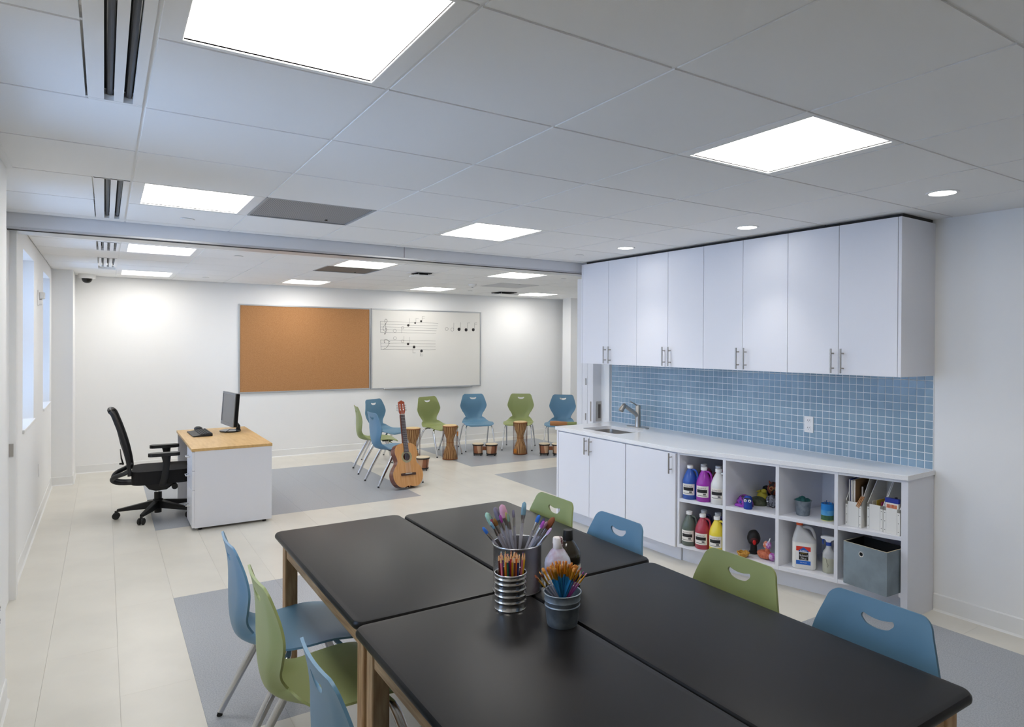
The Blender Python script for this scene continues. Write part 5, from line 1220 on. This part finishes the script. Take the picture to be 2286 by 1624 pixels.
# magazine files and their contents
card_m = mat('white_card', (232, 231, 226), 0.6); rivet_m = mat('rivet', (120, 118, 114), 0.4, 0.8); corner_m = mat('metal_corner', (150, 146, 138), 0.4, 0.8)
def magfile(d, s, label, w_=0.100, L_=0.225, h0=0.155, h1=0.305, rz=0.0):
    x, y, z = kp(d, s, ZU); t = thing('magazine_file', label, 'magazine file', (x, y, z), KA+rz, 'white magazine files on the upper shelf')   # front faces local -x, runs back along +x
    MB().box(0, 0.004, -w_/2, w_/2, 0, h0).build('front_panel', card_m, t, bevel=0.001)
    MB().box(L_-.004, L_, -w_/2, w_/2, 0, h1).build('back_panel', card_m, t, bevel=0.001)
    MB().box(0.004, L_-.004, -w_/2, w_/2, 0, 0.004).build('floor_panel', card_m, t)
    for y0 in (-w_/2, w_/2-.004):
        m = MB(); m.m = XZY; m.prism([(0.004, 0.004), (L_-.004, 0.004), (L_-.004, h1), (0.13, h1), (0.004, h0)], y0, y0+.004); m.build('side_panel', card_m, t)
    MB().box(-0.0005, 0, -w_/2+.0165, -w_/2+.0175, 0.004, h0-.004).build('seam', rivet_m, t); MB().box(-0.0005, 0, w_/2-.0175, w_/2-.0165, 0.004, h0-.004).build('seam', mat('seam_light', (190, 190, 186), 0.6), t)
    for yy in (-w_/2+.009, w_/2-.009):
        for zz_ in (0.02, 0.072, 0.122):
            m = MB(); m.m = Matrix.Translation((0, yy, zz_)) @ Matrix.Rotation(-PI/2, 4, 'Y'); m.lathe([(0, 0), (0.0026, 0), (0.002, 0.0014), (0, 0.0016)], 10); m.build('rivet', rivet_m, t, smooth=50)
        MB().box(-0.001, 0.010, yy-.009 if yy < 0 else yy-.007, yy+.007 if yy < 0 else yy+.009, h0-.020, h0+.001).build('metal_corner', corner_m, t, bevel=0.002)
    return t
magfile(0.350, 0.418, 'white magazine file holding notebooks and wooden sticks', rz=0.10)
magfile(0.312, 0.302, 'white magazine file with coloured paper scraps in the middle')
magfile(0.318, 0.196, 'white magazine file with a blue box of pencils')
def leaf(name, label, cat, d, s, L_, h, th, m_, group=None, z=ZU+.0045, rz=0.0, extra=None):
    x, y, z = kp(d, s, z); o = thing(name, label, cat, (x, y, z), KA+rz, group)
    MB().box(0, L_, -th/2, th/2, 0, h).build('cover', m_, o, bevel=0.0008); MB().box(-0.0006, 0.0, -th*.35, th*.35, 0.002, h-.002).build('pages', papery_m, o); return o
nb = 'notebooks in the first magazine file'
leaf('notebook', 'thin white notebook with a blue cover edge, outermost in the file', 'notebook', 0.335, 0.452, 0.19, 0.285, 0.008, mat('nb_blue', (46, 58, 130), 0.5), nb, rz=0.10)
leaf('notebook', 'white notebook second in the magazine file', 'notebook', 0.335, 0.440, 0.19, 0.280, 0.007, papery_m, nb, rz=0.10)
leaf('notebook', 'grey white notebook in the middle of the magazine file', 'notebook', 0.335, 0.430, 0.19, 0.280, 0.007, mat('nb_grey', (206, 204, 200), 0.7), nb, rz=0.10)
leaf('notebook', 'kraft brown notebook with a blue spine top in the magazine file', 'notebook', 0.335, 0.418, 0.19, 0.284, 0.010, mat('nb_kraft', (150, 116, 78), 0.7), nb, rz=0.10)
leaf('notebook', 'small dark grey notebook beside the kraft one', 'notebook', 0.275, 0.402, 0.13, 0.240, 0.012, mat('nb_dark', (78, 70, 64), 0.7), nb, rz=0.10)
for i in range(9):
    x, y, z = kp(0.338-0.012*(i // 3), 0.400+0.009*(i % 3), ZU+0.10+0.010*(i // 3)); o = MB().box(-0.004, 0.004, -0.003, 0.003, 0, 0.085).build('wooden_stick', mat('stick_wood', (206, 158, 108), 0.6) if i % 2 else mat('stick_wood2', (188, 134, 92), 0.6), None, bevel=0.001); o.location = (x, y, z); o.rotation_euler = (math.radians(28), math.radians(-12), KA); tag(o, 'square wooden stick leaning out of the first magazine file', 'wooden stick', 'wooden sticks in the magazine file')
x, y, z = kp(0.285, 0.302, ZU+.0045)
for i, (c, h) in enumerate((((226, 220, 208), .168), ((206, 178, 70), .172), ((196, 72, 122), .160), ((214, 216, 220), .178))):
    o = MB().box(0, 0.10, -0.0012, 0.0012, 0, h).build('paper_sheet', mat('sheet_%d' % i, c, 0.8), None); q = kp(0.295-.02*i, 0.325-0.016*i, ZU+.0045); o.location = q; o.rotation_euler = (0, 0, KA); tag(o, '%s paper sheet standing in the middle magazine file' % ('cream', 'yellow', 'magenta', 'pale grey')[i], 'paper', 'paper scraps in the middle magazine file')
x, y, z = kp(0.310, 0.200, ZU+.02)
t = thing('pencil_box', 'white and blue cardboard box of orange pencils', 'pencil box', (x, y, z), KA)
MB().box(0, 0.022, -0.040, 0.040, 0.0, 0.165).build('carton', papery_m, t, bevel=0.001); MB().box(-0.0006, 0.0226, -0.0405, 0.0405, 0.165, 0.192).build('carton_top', mat('carton_blue', (36, 54, 150), 0.4), t, bevel=0.001)
MB().box(-0.0009, 0.0, 0.0385, 0.0402, 0.10, 0.165).build('edge_stripe', mat('carton_blue', (36, 54, 150), 0.4), t)
for i in range(8): MB().tube([(-0.001, 0.027-0.0078*i, 0.10), (-0.001, 0.027-0.0078*i, 0.156)], [0.003, 0.0028], 6).build('pencil_print', mat('pencil_orange', (226, 126, 30), 0.4), t)
x, y, z = kp(0.255, 0.165, ZU+.0045)
o = thing('marker', 'black marker with a grey band behind the pencil box', 'marker', (x, y, z), KA); MB().lathe([(0, 0), (0.0085, 0), (0.0085, 0.165), (0, 0.165)], 14).build('barrel', black_m, o, smooth=40); MB().lathe([(0.0087, 0.166), (0.0087, 0.178)], 14).build('band', mat('band_grey', (190, 190, 186), 0.5), o, smooth=40); MB().lathe([(0.0086, 0.178), (0.0086, 0.212), (0, 0.214)], 14).build('cap', black_m, o, smooth=40); o.rotation_euler = (math.radians(-8), math.radians(-4), KA)

# grey storage bin in the last cubby
x, y, z = kp(0.0, 0.0, 0.0)
A_, B_ = (0.432, 0.432), (0.415, 0.152)
ang = math.atan2(A_[0]-B_[0], A_[1]-B_[1])
x, y, z = kp(A_[0], A_[1], ZL); wB = math.hypot(A_[0]-B_[0], A_[1]-B_[1])
t = thing('storage_bin', 'grey open storage bin with a round grommet handle', 'storage bin', (x, y, z), KA-ang)       # local: x into cabinet, -y along the front
bin_m = mat('bin_grey', (132, 146, 154), 0.6, noise=(7, (116, 126, 132), 0.42, 0.7)); binin_m = mat('bin_inside', (22, 22, 24), 0.8)
hh = 0.258; dp_ = 0.20
gr_ = [(-wB*.42+0.012*math.cos(2*PI*i/24), hh-.052+0.012*math.sin(2*PI*i/24)) for i in range(24)]
m = MB(); m.m = YZX; m.prism([(-wB, 0), (0, 0), (0, hh), (-wB, hh)], 0, 0.005, [gr_]); m.build('front_panel', bin_m, t)
MB().box(0.0052, 0.007, -wB+.004, -.004, 0.004, hh-.002).build('lining', binin_m, t)
m = MB(); m.m = Matrix.Translation((0, -wB*.42, hh-.052)) @ Matrix.Rotation(PI/2, 4, 'Y'); m.lathe([(0.0115, -.0015), (0.0165, -.001), (0.0165, 0.001), (0.0115, 0.001)], 28, closed=True); m.build('grommet', chrome_m, t, smooth=40)
for y0, y1, nm in ((-.005, 0, 'side_panel'), (-wB, -wB+.005, 'side_panel')):
    MB().box(0.005, dp_, y0, y1, 0, hh).build(nm, bin_m, t)
MB().box(0.007, dp_, -.0068, -.0052, 0.005, hh-.001).build('lining', binin_m, t); MB().box(0.007, dp_, -wB+.0052, -wB+.0068, 0.005, hh-.001).build('lining', binin_m, t)
MB().box(dp_-.005, dp_, -wB+.005, -.005, 0, hh).build('back_panel', binin_m, t); MB().box(0.005, dp_-.005, -wB+.005, -.005, 0, 0.005).build('bottom_panel', binin_m, t)
edge_m = mat('bin_edge', (196, 186, 160), 0.6)
for a, b, c, d in ((0, .005, -wB, 0), (.005, dp_, -.005, 0), (.005, dp_, -wB, -wB+.005)): MB().box(a, b, c, d, hh, hh+.0012).build('edge_tape', edge_m, t)
